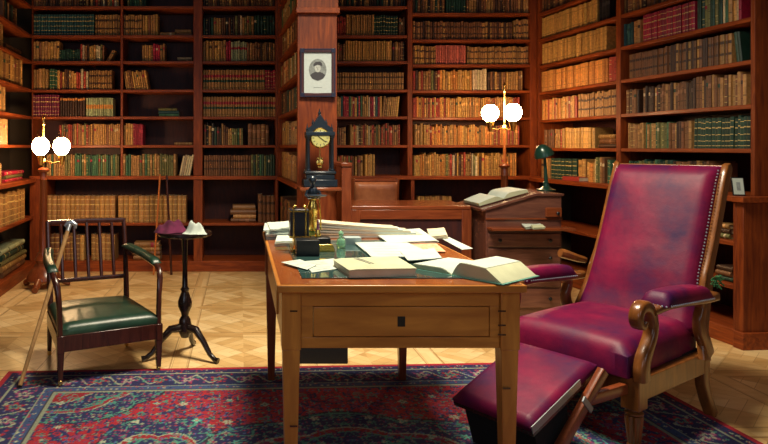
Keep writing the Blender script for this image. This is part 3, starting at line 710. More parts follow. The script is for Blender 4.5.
# thick bound folder in front
def folder():
    c = onz(373, 268, PZ); t = thing('bound_folder', 'thick beige bound manuscript lying closed at the front desk edge', 'book', (c.x, c.y, PZ), .02)
    pts = [onz(333, 266, PZ)-c, onz(397, 263.5, PZ)-c, onz(416, 276.5, PZ)-c, onz(348, 277.5, PZ)-c]
    def f(u, v, z): a = pts[3].lerp(pts[2], u); b = pts[0].lerp(pts[1], u); p = a.lerp(b, v); return p
    def top(u, v): p = f(u, v, 0); return (p.x, p.y, .027+.003*math.sin(PI*u)*math.sin(PI*v)-.003*(u < .02))
    def bt(u, v): p = f(u, v, 0); return (p.x, p.y, .022)
    MB().grid2(top, bt, 8, 8).build('cover', 'greenpaper', t)
    MB().grid2(lambda u, v: (*f(.012+u*.976, .01+v*.98, 0)[:2], .022), lambda u, v: (*f(.012+u*.976, .01+v*.98, 0)[:2], .003), 6, 6).build('page_block', 'oldpaper', t)
    MB().grid2(lambda u, v: (*f(u, v, 0)[:2], .003), lambda u, v: (*f(u, v, 0)[:2], .0), 6, 6).build('back_cover', 'oldpaper', t)
    m = MB()
    for a in (.25, .30):
        p0 = f(a+.05, .92, 0); p1 = f(a+.16, .35, 0); m.add([(p0.x-.002, p0.y, .0305), (p0.x+.002, p0.y, .0305), (p1.x+.002, p1.y, .0308), (p1.x-.002, p1.y, .0308)], [(3,2,1,0)])
    m.build('ribbon_mark', 'ink', t)
folder()
# open books
def open_book(name, label, c, rz, W, Dp, th, cover, edge, tilt=0, zoff=0, flare=0, left_th=None, lw=None):
    t = thing(name, label, 'book', c, rz)
    if tilt: t.rotation_euler = (0, tilt, rz)
    m = MB().grid2(lambda u, v: ((-(lw or W)-.006)*(1-u)+(W+flare+.008)*u, (v-.5)*(Dp+.012), .0035), lambda u, v: ((-(lw or W)-.006)*(1-u)+(W+flare+.008)*u, (v-.5)*(Dp+.012), .0), 30, 1); m.build('cover', cover, t)
    for s in (-1, 1):
        h = th if s > 0 else (left_th or th)
        def top(u, v, s=s, h=h):
            x = s*u*(W if s > 0 else (lw or W)); z = .004+h*(min(1, (u/.16))**.6 if u < .16 else 1)*(1-.30*max(0, u-.3)**1.3)+.0006
            z = .004+h*(math.sin(min(1, u/.3)*PI/2))*(1-(.12 if flare else .45)*max(0, (u-.3)/.7)**1.6)
            return (x, (v-.5)*Dp, z)
        def bt(u, v, s=s): return (s*u*((W+flare) if s > 0 else (lw or W)), (v-.5)*Dp, .004)
        m = MB().grid2(top, bt, 16, 3); m.build('page_block', [edge], t)
        pgm = 'paper'
        pg = MB().grid2(lambda u, v: tuple(Vector(top(.02+.97*u, .01+.98*v))+Vector((0,0,.0014))), lambda u, v: tuple(Vector(top(.02+.97*u, .01+.98*v))+Vector((0,0,.0003))), 14, 3).build('page', pgm, t)
    return t
ob_c = onz(470, 275, DZ)
open_book('open_book', 'open old book with green cover overhanging the front right desk corner', (.790, 2.236, DZ+.001), math.radians(-52), .125, .212, .044, 'greencloth', 'greenpaper', left_th=.016, flare=.055, lw=.155)
# papers across the desk
sheet('paper_sheet', 'wide white sheets spread at the desk centre beside the pad', 'paper', [(356, 243.5), (405, 243), (441, 259), (372, 258)], PZ+.003, .005, curl=.004, layers=3, lines=5)
sheet('paper_sheet', 'white sheets spread toward the back in front of the small card stack', 'paper', [(372, 232.5), (419, 230), (438, 243), (389, 244.5)], PZ+.003, .006, curl=.006, layers=3)
sheet('paper_sheet', 'white sheet lying just left of the open book', 'paper', [(400, 252), (434, 249), (442, 259), (408, 261)], PZ+.009, .002, curl=.003)
sheet('postcards', 'reddish printed postcards showing between white papers on the desk', 'card', [(409, 244.3), (436, 243.5), (446, 252), (418, 252)], PZ, .0022, mat='pink', curl=0)
sheet('card_stack', 'small stack of pale cards at the right rear of the desk', 'paper', [(427, 232), (444, 231), (447, 239), (430, 240)], DZ, .016, curl=.003, layers=5, mat='oldpaper')
sheet('paper_sheet', 'single sheet hanging past the right desk edge', 'paper', [(440, 238), (449, 237.5), (473, 249), (462, 250)], DZ, .0015, curl=.001)
sheet('paper_bundle', 'loose bundle of folded papers at the far left desk corner', 'paper', [(266, 232), (296, 231), (297, 239), (266, 240)], DZ, .05, curl=.012, layers=7, mat='paper', jit=.012, seed=4)
sheet('paper_bundle', 'small white packet of papers before the bundle at the left edge', 'paper', [(277, 240), (292, 239.5), (294, 246), (275, 246.5)], DZ, .02, curl=.004, layers=4)
def long_bundle():
    t = thing('document_pile', 'long sloping pile of documents behind the gilt inkstand', 'paper', (.42, 3.13, DZ))
    m = MB(); r = random.Random(5)
    for k in range(6):
        z = .007*k; jx = r.uniform(-.012, .012); L0 = .57-.03*k; w = .13; sl = .007*k
        def f(u, v, e, z=z, jx=jx, L0=L0, sl=sl): return (-.10+jx+u*L0, (v-.5)*w+.02*u, z+e+sl*(1-u)**1.2+.002)
        m.grid2(lambda u, v: f(u, v, .0085), lambda u, v: f(u, v, .0), 8, 2, k % 2)
    m.build('papers', ['paper', 'oldpaper'], t)
long_bundle()
o = MB().box(-.036, .036, -.03, .03, 0, .032).build('small_box', plain('grey_card', (.26, .33, .33), .6), None, .002); o.location = onz(352, 244, DZ+.001)
tag(o, 'small grey box behind the green bottle on the desk', 'box')

# inkstand, box, statuette, bottle
def inkstand():
    c = onz(308, 256, PZ); t = thing('inkstand', 'black and gilt inkstand with tall casket at the left of the desk', 'inkstand', (c.x, c.y+.04, PZ))
    s = c.y/F
    MB().box(-.055, .12, .06, .22, 0, .012).build('base_tray', 'gold', t, .002)
    MB().box(-.045, .045, -.045, .035, 0, .062).build('lower_box', 'black', t, .002)
    MB().box(-.05, .02, .03, .12, .012, .055).build('casket_foot', 'gold', t, .004)
    b = MB().box(-.062, .015, .06, .14, .055, .172).build('casket', plain('casket_blue_black', (.008, .011, .022), .3, 0, .3), t, .003)
    g = MB()
    for z in (.06, .165):
        g.box(-.064, .017, .058, .142, z-.0035, z+.0035)
    for x in (-.048, .002): g.box(x-.003, x+.003, .0575, .1425, .055, .174)
    g.build('gilt_bands', 'gold', b)
    [MB().sphere((q_, .10, .18), .008).build('finial', 'gold', b) for q_ in (-.04, 0)]
    MB().box(.03, .105, .07, .13, .03, .055).build('pen_tray', 'black', t, .004)
    g = MB(); g.prism([(.025, .012), (.12, .012), (.11, .03), (.035, .03)], .06, .14); g.build('tray_foot', 'gold', t, .002)
    g = MB(); g.lathe([(.012, .055), (.014, .065), (.01, .078), (.009, .085)], 14, mat=Matrix.Translation((.055, .10, 0))); g.build('inkwell', 'gold', t)
    g = MB(); g.tube([(.055, .10, .08), (.056, .103, .125)], [.006, .0035], 8); g.build('pen', plain('purple_pen', (.18, .05, .14), .4), t)
    return c
ic = inkstand()
def statuette():
    p = onz(314, 244, PZ); Y = p.y+.12
    t = thing('statuette', 'gilt statuette of a dark headed robed figure standing behind the black casket', 'statuette', (P(313, 200, Y).x, Y, PZ))
    MB().lathe([(.030, 0), (.030, .015), (.024, .02), (.024, .04), (.028, .046)], 20).build('pedestal', 'gold', t)
    MB().lathe([(.022, .046), (.026, .06), (.021, .10), (.023, .135), (.026, .155), (.018, .175), (.02, .19)], 18, sy=.8).build('robe', 'gold', t)
    m = MB(); m.lathe([(.016, .188), (.020, .205), (.025, .225), (.019, .238), (.0075, .244), (.0075, .255)], 16, sy=.7)
    for s_ in (-1, 1): m.tube([(s_*.024, 0, .229), (s_*.033, -.006, .207), (s_*.024, -.036, .197), (s_*.012, -.058, .2)], [.0075, .007, .006, .005], 8)
    m.sphere((-.002, -.002, .272), .0155, sc=(.9, 1, 1.15)); m.build('torso', 'slate', t)
    m = MB(); m.sphere((-.002, .003, .278), .0175, sc=(1, 1.05, 1)); m.build('headdress', 'slate', t)
    m = MB(); m.lathe([(.001, .2), (.034, .204), (.046, .209), (.043, .212), (.002, .208)], 20, mat=Matrix.Translation((.012, -.06, 0)), sy=.6); m.build('tray', 'slate', t)
    m = MB(); m.tube([(.028, 0, .2), (.034, 0, .12), (.036, .0, .046)], [.004, .004, .003], 8); m.build('sash', 'gold', t)
statuette()
def bottle():
    p = onz(341, 248, PZ); o = MB().lathe([(.016, 0), (.019, .004), (.019, .03), (.015, .038), (.007, .044), (.007, .052), (.011, .054), (.012, .062), (.006, .07), (.002, .073)], 20).build('glass_bottle', 'greenglass', None)
    o.location = (p.x, p.y, PZ+.0005); tag(o, 'small stoppered green glass bottle right of the inkstand', 'bottle')
bottle()

t = thing('low_chest', 'low black chest on the floor behind the writing table, seen between its legs', 'chest', (.455, 3.67, 0))
MB().box(-.135, .135, -.12, .12, .0, .20).build('body', 'blackcloth', t, .006)
MB().box(-.14, .14, -.125, .125, .20, .235).build('lid', 'blackcloth', t, .006)
# ------------------------------------------------------------------ burgundy armchair
def seatpad(parent, name, mat, x0, x1, y0, y1, z0, z1, crown=.03, n=16, r=.03, front_over=0, x0y=None):
    def fall(a): a = min(a, 1-a); return min(1, a/.12)
    def top(u, v):
        x = x0+(x1-x0)*u; y = y0+(y1-y0)*v
        if x0y: k = x0y+(1-x0y)*u; y = (y0+y1)/2+(y-(y0+y1)/2)*k
        e = (1-(1-fall(u))**2.2)*(1-(1-fall(v))**2.2)
        return (x, y, z1-r+r*e**.6+crown*math.sin(PI*u)**.7*math.sin(PI*v)**.7)
    def bt(u, v):
        x = x0+(x1-x0)*u; y = y0+(y1-y0)*v
        if x0y: k = x0y+(1-x0y)*u; y = (y0+y1)/2+(y-(y0+y1)/2)*k
        return (x, y, z0)
    return MB().grid2(top, bt, n, n).build(name, mat, parent, .004, smooth=60)
def nails(pts, step, r, outward):
    m = MB(); d = 0; pts = [Vector(p) for p in pts]; acc = 0
    for a, b in zip(pts[:-1], pts[1:]):
        L = (b-a).length; s = -acc
        while s+step <= L:
            s += step; p = a.lerp(b, s/L); m.sphere(p, r, 8, 5)
        acc = L-s
    return m
def armchair():
    t = thing('reclining_armchair', 'burgundy leather high backed armchair with scrolled wooden arms and brass nails', 'armchair', (1.655, 2.92, RZ), math.atan2(-.555, -.83))
    hz = RZ
    # seat frame
    m = MB()
    for y in (-.265, .265): m.box(-.30, .32, y-.02, y+.02, .20-hz, .29-hz)
    m.box(-.29, -.25, -.25, .25, .20-hz, .29-hz); m.box(.30, .34, -.25, .25, .20-hz, .29-hz)
    m.build('seat_frame', 'walnut', t, .004)
    MB().box(-.27, .31, -.25, .25, .27-hz, .30-hz).build('seat_base', 'blackcloth', t)
    # front legs: block and fluted turning
    for y in (-.258, .258):
        m = MB(); m.box(.285, .355, y-.035, y+.035, .17-hz, .295-hz)
        m.build('leg_block', 'walnut', t, .004)
        m = MB(); T_ = Matrix.Translation((.32, y, 0))
        m.lathe([(.032, .172), (.034, .165), (.024, .158), (.024, .152), (.034, .146), (.034, .14), (.026, .134)], 20, mat=T_)
        m.lathe([(.030, .134), (.031, .12), (.022, .03), (.020, .024)], 48, mat=T_, flute=.07, nf=12)
        m.lathe([(.024, .024), (.026, .016), (.018, .0)], 20, mat=T_)
        m.build('leg', 'walnut', t)
    # rear legs, raked back
    for y in (-.265, .265):
        pts = [(-.27, y, .29-hz), (-.265, y, .22), (-.27, y, .14), (-.29, y*1.02, .07), (-.32, y*1.06, .0)]
        MB().tube(pts, [.03, .032, .026, .022, .024], 12, flat=.045, up=(1, 0, .2)).build('leg', 'walnut', t, 0, 50)
    # seat cushion
    c = seatpad(t, 'seat_cushion', 'burg', -.26, .375, -.262, .262, .292-hz, .425-hz, .022, 22, .045, x0y=.94)
    # back
    def bx(z):
        ks = [(.30, -.20), (.40, -.225), (.50, -.285), (.62, -.335), (.75, -.40), (.9, -.465), (1.0, -.508), (1.09, -.555)]
        for (a, xa), (b, xb) in zip(ks[:-1], ks[1:]):
            if z <= b: return xa+(xb-xa)*(z-a)/(b-a)
        return ks[-1][1]
    def hw(z): return .237+.03*max(0, (.64-z)/.28)**1.5
    z0, z1 = .36, 1.095
    def top(u, v):
        z = z0+(z1-z0)*v; y = (u-.5)*2*hw(z)
        eu = min(1, min(u, 1-u)/.10); ev = min(1, min(v, 1-v)/.06)
        e = (1-(1-eu)**2.2)**.6*(1-(1-ev)**2.2)**.6
        return (bx(z)+.0+.055*e+.02*math.sin(PI*u)*math.sin(PI*v), y, z-hz)
    def bt(u, v):
        z = z0+(z1-z0)*v; y = (u-.5)*2*hw(z); return (bx(z)-.035, y, z-hz-.0)
    bk = MB().grid2(top, bt, 24, 34).build('backrest', 'burg', t, 0, 60)
    # stiles
    for s in (-1, 1):
        pts = []; rad = []
        for i in range(20):
            z = .27+(1.085-.27)*i/19; pts.append((bx(z)-.018, s*(hw(z)+(.014 if s > 0 else -.004)), z-hz)); rad.append(.036 if z < .5 else .03+.014*math.exp(-((z-.57)/.05)**2))
        pts.append((bx(1.09)-.03, s*(hw(1.09)+.014), 1.095-hz)); rad.append(.018)
        MB().tube(pts, rad, 16, flat=.03, up=(1, 0, .25)).build('back_stile', 'walnut', t, 0, 50)
        nl = [(bx(z)+(.036 if s > 0 else .008), s*(hw(z)+.001), z-hz) for z in [.48+.6*i/40 for i in range(41)]]
        nails(nl, .016, .0042, None).build('nail_row', 'pewter', bk)
    MB().tube([(bx(1.09)-.035, -hw(1.09)-.0, 1.085-hz), (bx(1.09)-.035, 0, 1.085-hz), (bx(1.09)-.035, hw(1.09)+.0, 1.085-hz)], .014, 12, flat=.03).build('top_rail', 'walnut', t, 0, 50)
    # arms
    for s in (-1, 1):
        y = s*.292
        # scrolled front support
        pr = [(.300, .29), (.303, .33), (.292, .37), (.262, .41), (.236, .45), (.226, .49), (.235, .53), (.262, .563), (.298, .575), (.332, .563), (.346, .535), (.335, .508), (.312, .503), (.303, .52)]
        w = [.030, .030, .027, .023, .020, .019, .020, .022, .022, .021, .019, .016, .014, .011]
        sup = MB().tube([(a, y, b-hz) for a, b in pr], w, 16, flat=.052, up=(1, .0, .0001) if False else None)
        # build as a planar ribbon so the section never twists
        def ribbon(pr, w, hw_, name):
            mb = MB(); N = 6; P2 = []
            # resample by Catmull-Rom
            for i in range(len(pr)-1):
                p0 = pr[max(0, i-1)]; p1 = pr[i]; p2 = pr[i+1]; p3 = pr[min(len(pr)-1, i+2)]
                for k in range(N):
                    q = k/N; f = lambda a, b, c, d: .5*((2*b)+(-a+c)*q+(2*a-5*b+4*c-d)*q*q+(-a+3*b-3*c+d)*q**3)
                    P2.append((f(p0[0], p1[0], p2[0], p3[0]), f(p0[1], p1[1], p2[1], p3[1]), w[i]+(w[i+1]-w[i])*q))
            P2.append((*pr[-1], w[-1])); vs = []; fs = []; n = 12
            for i, (a, b, r) in enumerate(P2):
                a0, b0, _ = P2[max(0, i-1)]; a1, b1, _ = P2[min(len(P2)-1, i+1)]
                tx, tz = a1-a0, b1-b0; L = math.hypot(tx, tz); nx_, nz_ = -tz/L, tx/L
                for k in range(n):
                    an = 2*PI*(k+.5)/n; ca, sa = math.cos(an), math.sin(an); e = .5
                    ca = math.copysign(abs(ca)**e, ca); sa = math.copysign(abs(sa)**e, sa)
                    vs.append((a+nx_*r*ca, y+sa*hw_, b+nz_*r*ca-hz))
            for j in range(len(P2)-1):
                for k in range(n): q = (k+1) % n; fs.append((j*n+k, j*n+q, (j+1)*n+q, (j+1)*n+k))
            fs.append(tuple(range(n))); fs.append(tuple(range((len(P2)-1)*n, len(P2)*n)))
            mb.add(vs, fs); return mb.build(name, 'walnut', t, 0, 50)
        ribbon([(a+.032, b) for a, b in pr], w, .024, 'arm_support')
        ribbon([(.28, .548), (.15, .556), (.0, .548), (-.15, .538), (-.30, .535)], [.016, .017, .017, .018, .02], .03, 'arm_rail')
        ribbon([(-.17, .545), (-.185, .50), (-.165, .45), (-.175, .40), (-.215, .35), (-.25, .29)], [.02, .02, .024, .028, .03, .032], .02, 'rear_arm_support')
        # pad
        def ptop(u, v):
            x = .228-.405*u; e = (1-(1-min(1, min(u, 1-u)/.08))**2)**.5*(1-(1-min(1, min(v, 1-v)/.3))**2)**.5
            return (x, y+(v-.5)*.105, .572-.02*u+.045*e+.006*math.sin(PI*u)-hz)
        def pbt(u, v): x = .228-.405*u; return (x, y+(v-.5)*.095, .560-.018*u-hz)
        pd = MB().grid2(ptop, pbt, 20, 10).build('arm_pad', 'burg', t, 0, 60)
        e = []
        for vv in (-1, 1): e.append([(.228-.405*u/10, y+vv*.053, .568-.02*u/10-hz) for u in range(11)])
        m = nails(e[0], .0168, .004, None); m2 = nails(e[1], .0168, .004, None); m.v += []; 
        m.add([tuple(v) for v in m2.v], [tuple(f) for f in m2.f])
        m3 = nails([(.231, y-.05, .566-hz), (.231, y+.05, .566-hz)], .0155, .004, None); m.add([tuple(v) for v in m3.v], [tuple(f) for f in m3.f])
        m.build('nail_row', 'pewter', pd)
    # green cord tied at the rear of the near arm
    m = MB(); r = random.Random(2)
    for k in range(26):
        a = r.uniform(0, 2*PI); m.tube([(-.295+r.uniform(-.015, .015), .30+r.uniform(-.01, .02), .60-hz+r.uniform(-.015, .015)), (-.295+.035*math.cos(a), .31+.02*r.random(), .60-hz+.03*math.sin(a))], .0025, 5)
    g = m.build('green_cord', plain('green_cord', (.02, .12, .04), .8), t); g['label'] = 'tangle of green cord tied behind the arm'
    # wooden handle behind the far stile
    MB().tube([(-.36, -.30, .60-hz), (-.30, -.31, .615-hz), (-.22, -.33, .64-hz), (-.20, -.34, .645-hz)], [.016, .02, .024, .022], 10).build('side_handle', 'walnut', t)
    # footrest
    f = MB()
    Lw = bpy.data.objects.new('footrest', None)
    # local frame of points: C,B rear edge; D,A front edge
    def loc(p):
        d = Vector((p[0]-1.655, p[1]-2.92)); u = Vector((-.83, -.555)).normalized(); v = Vector((.555, -.83)).normalized()
        return (d.dot(u), d.dot(v), p[2]-RZ)
    Cc, Bc, Ac, Dc = [Vector(loc(p)) for p in ((1.37, 2.5, .365), (1.185, 2.78, .365), (.827, 2.541, .222), (1.012, 2.26, .222))]
    nrm = (Dc-Cc).cross(Bc-Cc).normalized(); nrm = nrm if nrm.z > 0 else -nrm
    def q(u, v): return Cc.lerp(Dc, u).lerp(Bc.lerp(Ac, u), v)
    def ft(u, v):
        e = (1-(1-min(1, min(u, 1-u)/.07))**2)**.5*(1-(1-min(1, min(v, 1-v)/.07))**2)**.5
        return tuple(q(u, v)+nrm*(-.02+.022*e+.008*math.sin(PI*u)*math.sin(PI*v)))
    fp = MB().grid2(ft, lambda u, v: tuple(q(u, v)-nrm*.035), 22, 18).build('footrest_pad', 'burg', t, 0, 60)
    m = MB().grid2(lambda u, v: tuple(q(.30+u*.72, -.012-.01*v)-nrm*.004), lambda u, v: tuple(q(.30+u*.72, -.012-.01*v)-nrm*.032), 1, 1); m.build('metal_strip', 'steel', fp)
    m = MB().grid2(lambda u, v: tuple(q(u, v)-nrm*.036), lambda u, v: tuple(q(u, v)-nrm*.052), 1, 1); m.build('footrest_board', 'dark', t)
    # folding support of the footrest
    m = MB()
    pA = q(.04, .06)-nrm*.05
    def bar(a, b, w, h_, name, mat='walnut'):
        a = Vector(a); b = Vector(b); MB().tube([a, a.lerp(b, .5), b], h_, 12, flat=w, up=(0, 1, 0) if False else None).build(name, mat, t, 0, 40)
    bar(Vector(loc(P(603, 371, 2.46))), Vector(loc(P(541, 481, 2.30))), .03, .02, 'support_strut', 'maho_v')
    bar(Vector(loc((1.235, 2.72, .33))), Vector(loc((.95, 2.56, .012+RZ))), .03, .02, 'support_strut', 'maho_v')
    bar(Vector(loc((1.49, 2.52, .25))), Vector(loc(P(586, 400, 2.42))), .03, .022, 'link_bar', 'maho')
    bar(Vector(loc((1.22, 2.93, .27))), Vector(loc((1.13, 2.67, .24))), .03, .02, 'link_bar')
    hp = Vector(loc(P(587, 404, 2.39)))
    MB().box(-.012, .012, -.004, .004, -.045, .035, mat=Matrix.Translation(hp+Vector((0, .0, 0))) @ Matrix.Rotation(.8, 4, 'Y')).build('hinge_plate', 'steel', t, .002)
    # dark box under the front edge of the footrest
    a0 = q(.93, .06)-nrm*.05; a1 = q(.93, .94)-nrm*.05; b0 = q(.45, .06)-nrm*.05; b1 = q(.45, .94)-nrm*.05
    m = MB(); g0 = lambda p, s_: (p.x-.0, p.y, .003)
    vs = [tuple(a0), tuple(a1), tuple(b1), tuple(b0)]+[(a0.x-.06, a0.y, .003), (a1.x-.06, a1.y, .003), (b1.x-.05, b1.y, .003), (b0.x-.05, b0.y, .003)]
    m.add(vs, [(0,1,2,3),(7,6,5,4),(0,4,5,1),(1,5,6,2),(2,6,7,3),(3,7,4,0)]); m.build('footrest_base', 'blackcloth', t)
    return t
armchair()

# ------------------------------------------------------------------ green armchair (left)
def green_chair():
    FL, FR, BL_, BR_ = Vector((-.885, 3.20)), Vector((-.43, 3.43)), Vector((-1.085, 3.70)), Vector((-.676, 3.87))
    c = (FL+FR+BL_+BR_)/4
    fwd = ((FL+FR)-(BL_+BR_)).normalized(); rz = math.atan2(fwd.y, fwd.x)
    t = thing('open_armchair', 'dark wooden armchair with green leather seat and spindle back', 'armchair', (c.x, c.y, RZ*0), rz)
    side = Vector((-fwd.y, fwd.x))
    def lo(p, z): d = p-c; return Vector((d.dot(fwd), d.dot(side), z))
    fl, fr, bl, br = [lo(p, 0) for p in (FL, FR, BL_, BR_)]
    sh = .255  # frame top
    for p, z0 in ((fl, RZ), (fr, 0)):
        m = MB(); m.taper((p.x, p.y, z0+.028), .022, .022, (p.x, p.y, .17), .034, .034); m.box(p.x-.018, p.x+.018, p.y-.018, p.y+.018, .17, sh)
        lg = m.build('leg', 'dark', t, .002)
        MB().lathe([(.008, z0+.03), (.012, z0+.025), (.012, z0+.006), (.007, z0+.0)], 12, mat=Matrix.Translation((p.x, p.y, 0))).build('caster', 'brass', lg)
    # rear posts: leg + back stile in one, raked
    for p in (bl, br):
        s = 1 if p.y > 0 else -1
        m = MB(); m.tube([(p.x-.0, p.y, .03), (p.x+.012, p.y, .12), (p.x+.02, p.y*.98, sh), (p.x-.0, p.y*.99, .42), (p.x-.035, p.y*1.0, .60), (p.x-.065, p.y*1.0, .755)], [.012, .015, .018, .016, .014, .013], 10)
        lg = m.build('rear_post', 'dark', t)
        MB().lathe([(.008, .03), (.012, .025), (.012, .006), (.007, .0)], 12, mat=Matrix.Translation((p.x, p.y, 0))).build('caster', 'brass', lg)
    m = MB()
    def rail(a, b, z0, z1, w=.028):
        a, b = Vector(a), Vector(b); d = (b-a); L = d.length; an = math.atan2(d.y, d.x)
        m.box(0, L, -w/2, w/2, z0, z1, mat=Matrix.Translation((a.x, a.y, 0)) @ Matrix.Rotation(an, 4, 'Z'))
    rail(fl, fr, .175, sh); rail(fl, bl, .175, sh); rail(fr, br, .175, sh); rail(bl, br, .175, sh)
    m.build('seat_frame', 'dark', t, .003)
    def top(u, v):
        a = bl.lerp(fl, u)*1.04; b = br.lerp(fr, u)*1.04; p = a.lerp(b, v)
        e = (1-(1-min(1, min(u, 1-u)/.1))**2)**.5*(1-(1-min(1, min(v, 1-v)/.1))**2)**.5
        return (p.x, p.y, sh+.03+.025*e+.012*math.sin(PI*u)*math.sin(PI*v))
    def bt(u, v): a = bl.lerp(fl, u)*1.03; b = br.lerp(fr, u)*1.03; p = a.lerp(b, v); return (p.x, p.y, sh+.001)
    MB().grid2(top, bt, 18, 18).build('seat_pad', 'green', t, 0, 60)
    # back rails and spindles
    def bp(z):
        k = [(.255, .02), (.42, 0), (.60, -.035), (.755, -.065)]
        for (a, xa), (b, xb) in zip(k[:-1], k[1:]):
            if z <= b: return xa+(xb-xa)*(z-a)/(b-a)
        return -.065
    def across(z, f): p = bl.lerp(br, f); return Vector((p.x+bp(z), p.y, z))
    MB().tube([across(.745, 0), across(.75, .5), across(.745, 1)], [.014, .015, .014], 10, flat=.022).build('top_rail', 'dark', t)
    MB().tube([across(.42, 0), across(.42, 1)], .012, 10, flat=.02).build('lower_rail', 'dark', t)
    for i in range(5):
        f = (i+1)/6
        MB().tube([across(.42, f), across(.58, f), across(.745, f)], [.0095, .011, .0095], 8).build('spindle', 'dark', t)
    # arms
    for s, f_, b_ in ((1, fr if fr.y > 0 else fl, br if br.y > 0 else bl), (-1, fl if fr.y > 0 else fr, bl if br.y > 0 else br)):
        sg = 1 if f_.y > 0 else -1
        A = Vector((b_.x-.02, b_.y, .585)); B = Vector((f_.x-.10, f_.y+sg*.02, .545))
        MB().tube([A, A.lerp(B, .5)+Vector((0, sg*.012, .0)), B, Vector((f_.x-.045, f_.y+sg*.02, .53)), Vector((f_.x-.012, f_.y+sg*.012, .49)), Vector((f_.x-.004, f_.y+sg*.004, .40)), Vector((f_.x, f_.y, .24))], [.012, .012, .014, .016, .016, .014, .015], 10).build('arm', 'dark', t)
        def pt(u, v, A=A, B=B, sg=sg):
            p = A.lerp(B+Vector((.01, 0, 0)), .0+u); e = (1-(1-min(1, min(u, 1-u)/.12))**2)**.5*(1-(1-min(1, min(v, 1-v)/.3))**2)**.5
            return (p.x, p.y+(v-.5)*.055+sg*.012*math.sin(PI*u), p.z+.012+.022*e)
        MB().grid2(pt, lambda u, v: (pt(u, v)[0], pt(u, v)[1], A.lerp(B, u).z+.008), 14, 8).build('arm_pad', 'green', t, 0, 60)
    return t
green_chair()
def cane():
    a = onz(20, 388, RZ); b = P(70, 223, 3.70)
    t = thing('walking_stick', 'wooden walking stick with pale metal handle leaning on the green chair', 'walking stick', a)
    d = b-a
    MB().tube([Vector((0,0,.012)), d*.5, d*.97], [.010, .0115, .012], 10).build('shaft', 'stick', t)
    MB().tube([Vector((0,0,0)), Vector((0,0,.003))+d*.04], [.008, .009], 10).build('tip', 'black', t)
    MB().tube([d*.94, d*.985], [.012, .014], 12).build('collar', 'pewter', t)
    m = MB(); m.tube([d+Vector((-.028, -.008, -.018)), d+Vector((-.008, 0, .002)), d+Vector((.012, .0, .004)), d+Vector((.034, .0, -.01)), d+Vector((.03, .0, -.03))], [.008, .015, .016, .012, .008], 12); m.build('handle', 'pewter', t)
cane()

# ------------------------------------------------------------------ tripod table with cloths
def tripod_table():
    cx_, cy_ = -.31, 3.66
    t = thing('tripod_table', 'dark round tripod side table beside the green leather chair', 'table', (cx_, cy_, 0))
    MB().lathe([(.13, .684), (.148, .688), (.154, .698), (.153, .708), (.146, .7105), (.142, .706), (.005, .706)], 40).build('tabletop', 'ebony', t)
    m = MB().lathe([(.05, .69), (.03, .68), (.018, .66), (.014, .5), (.016, .40), (.026, .385), (.020, .37), (.028, .35), (.040, .315), (.040, .29), (.024, .255), (.020, .235), (.032, .215), (.036, .19), (.034, .14), (.022, .115), (.006, .11)], 24)
    m.build('column', 'ebony', t)
    for fx, fy in ((-.534, 3.585), (-.126, 3.555), (-.278, 3.875)):
        d = Vector((fx-cx_, fy-cy_, 0)); L = d.length; d.normalize()
        pts = [d*.02+Vector((0,0,.17)), d*(L*.35)+Vector((0,0,.165)), d*(L*.58)+Vector((0,0,.11)), d*(L*.78)+Vector((0,0,.045)), d*(L*.93)+Vector((0,0,.02)), d*(L*1.04)+Vector((0,0,.016))]
        MB().tube(pts, [.024, .022, .017, .014, .014, .016], 12).build('leg', 'ebony', t)
    return t
tripod_table()
def cloth_lump(name, label, cat, c, rx, ry, h, mat, seed, lobes):
    r = random.Random(seed); ph = [r.uniform(0, 6) for _ in range(8)]
    def top(u, v):
        th = u*2*PI; q = v; rr = 1+.12*math.sin(3*th+ph[0])+.08*math.sin(5*th+ph[1])
        z = 0
        for (lx, ly, lr, lh) in lobes:
            dx = q*rr*math.cos(th)-lx; dy = q*rr*math.sin(th)-ly; z = z+lh*math.exp(-(dx*dx+dy*dy)/(lr*lr))
        fold = .17*math.sin(8*q*math.cos(th)+ph[2]+1.5*math.sin(4*q*math.sin(th)))*(1-q*q)
        return Vector((rx*q*rr*math.cos(th), ry*q*rr*math.sin(th), h*max(0.0, min(1.1, z+fold)*(1-q**8))+.002))
    m = MB(); n, k = 40, 16; vs = [top(i/n, j/k) for j in range(1, k+1) for i in range(n)]+[top(0, .0001)]
    fs = [(j*n+i, j*n+(i+1) % n, (j+1)*n+(i+1) % n, (j+1)*n+i) for j in range(k-1) for i in range(n)]+[((len(vs)-1), i, (i+1) % n) for i in range(n)]
    b = len(vs); vs += [Vector((v.x, v.y, .0005)) for v in vs[(k-1)*n:k*n]]; fs += [((k-1)*n+i, (k-1)*n+(i+1) % n, b+(i+1) % n, b+i) for i in range(n)]; fs.append(tuple(range(b, b+n)))
    m.add(vs, fs); o = m.build(name, mat, None, smooth=70); o.location = c; tag(o, label, cat)
cloth_lump('velvet_cap', 'crumpled purple velvet cap on the tripod table', 'cap', (-.395, 3.65, .7075), .092, .075, .066, 'purple', 3, [(-.45, 0, .55, .45), (.50, .1, .5, .85), (-.1, -.2, .6, .35)])
cloth_lump('white_cloth', 'folded white cloth on the tripod table beside the purple cap', 'cloth', (-.245, 3.58, .7075), .064, .055, .066, 'white', 5, [(-.35, .2, .35, .7), (.05, -.1, .35, .75), (.55, -.1, .4, .5), (-.6, 0, .4, .3)])
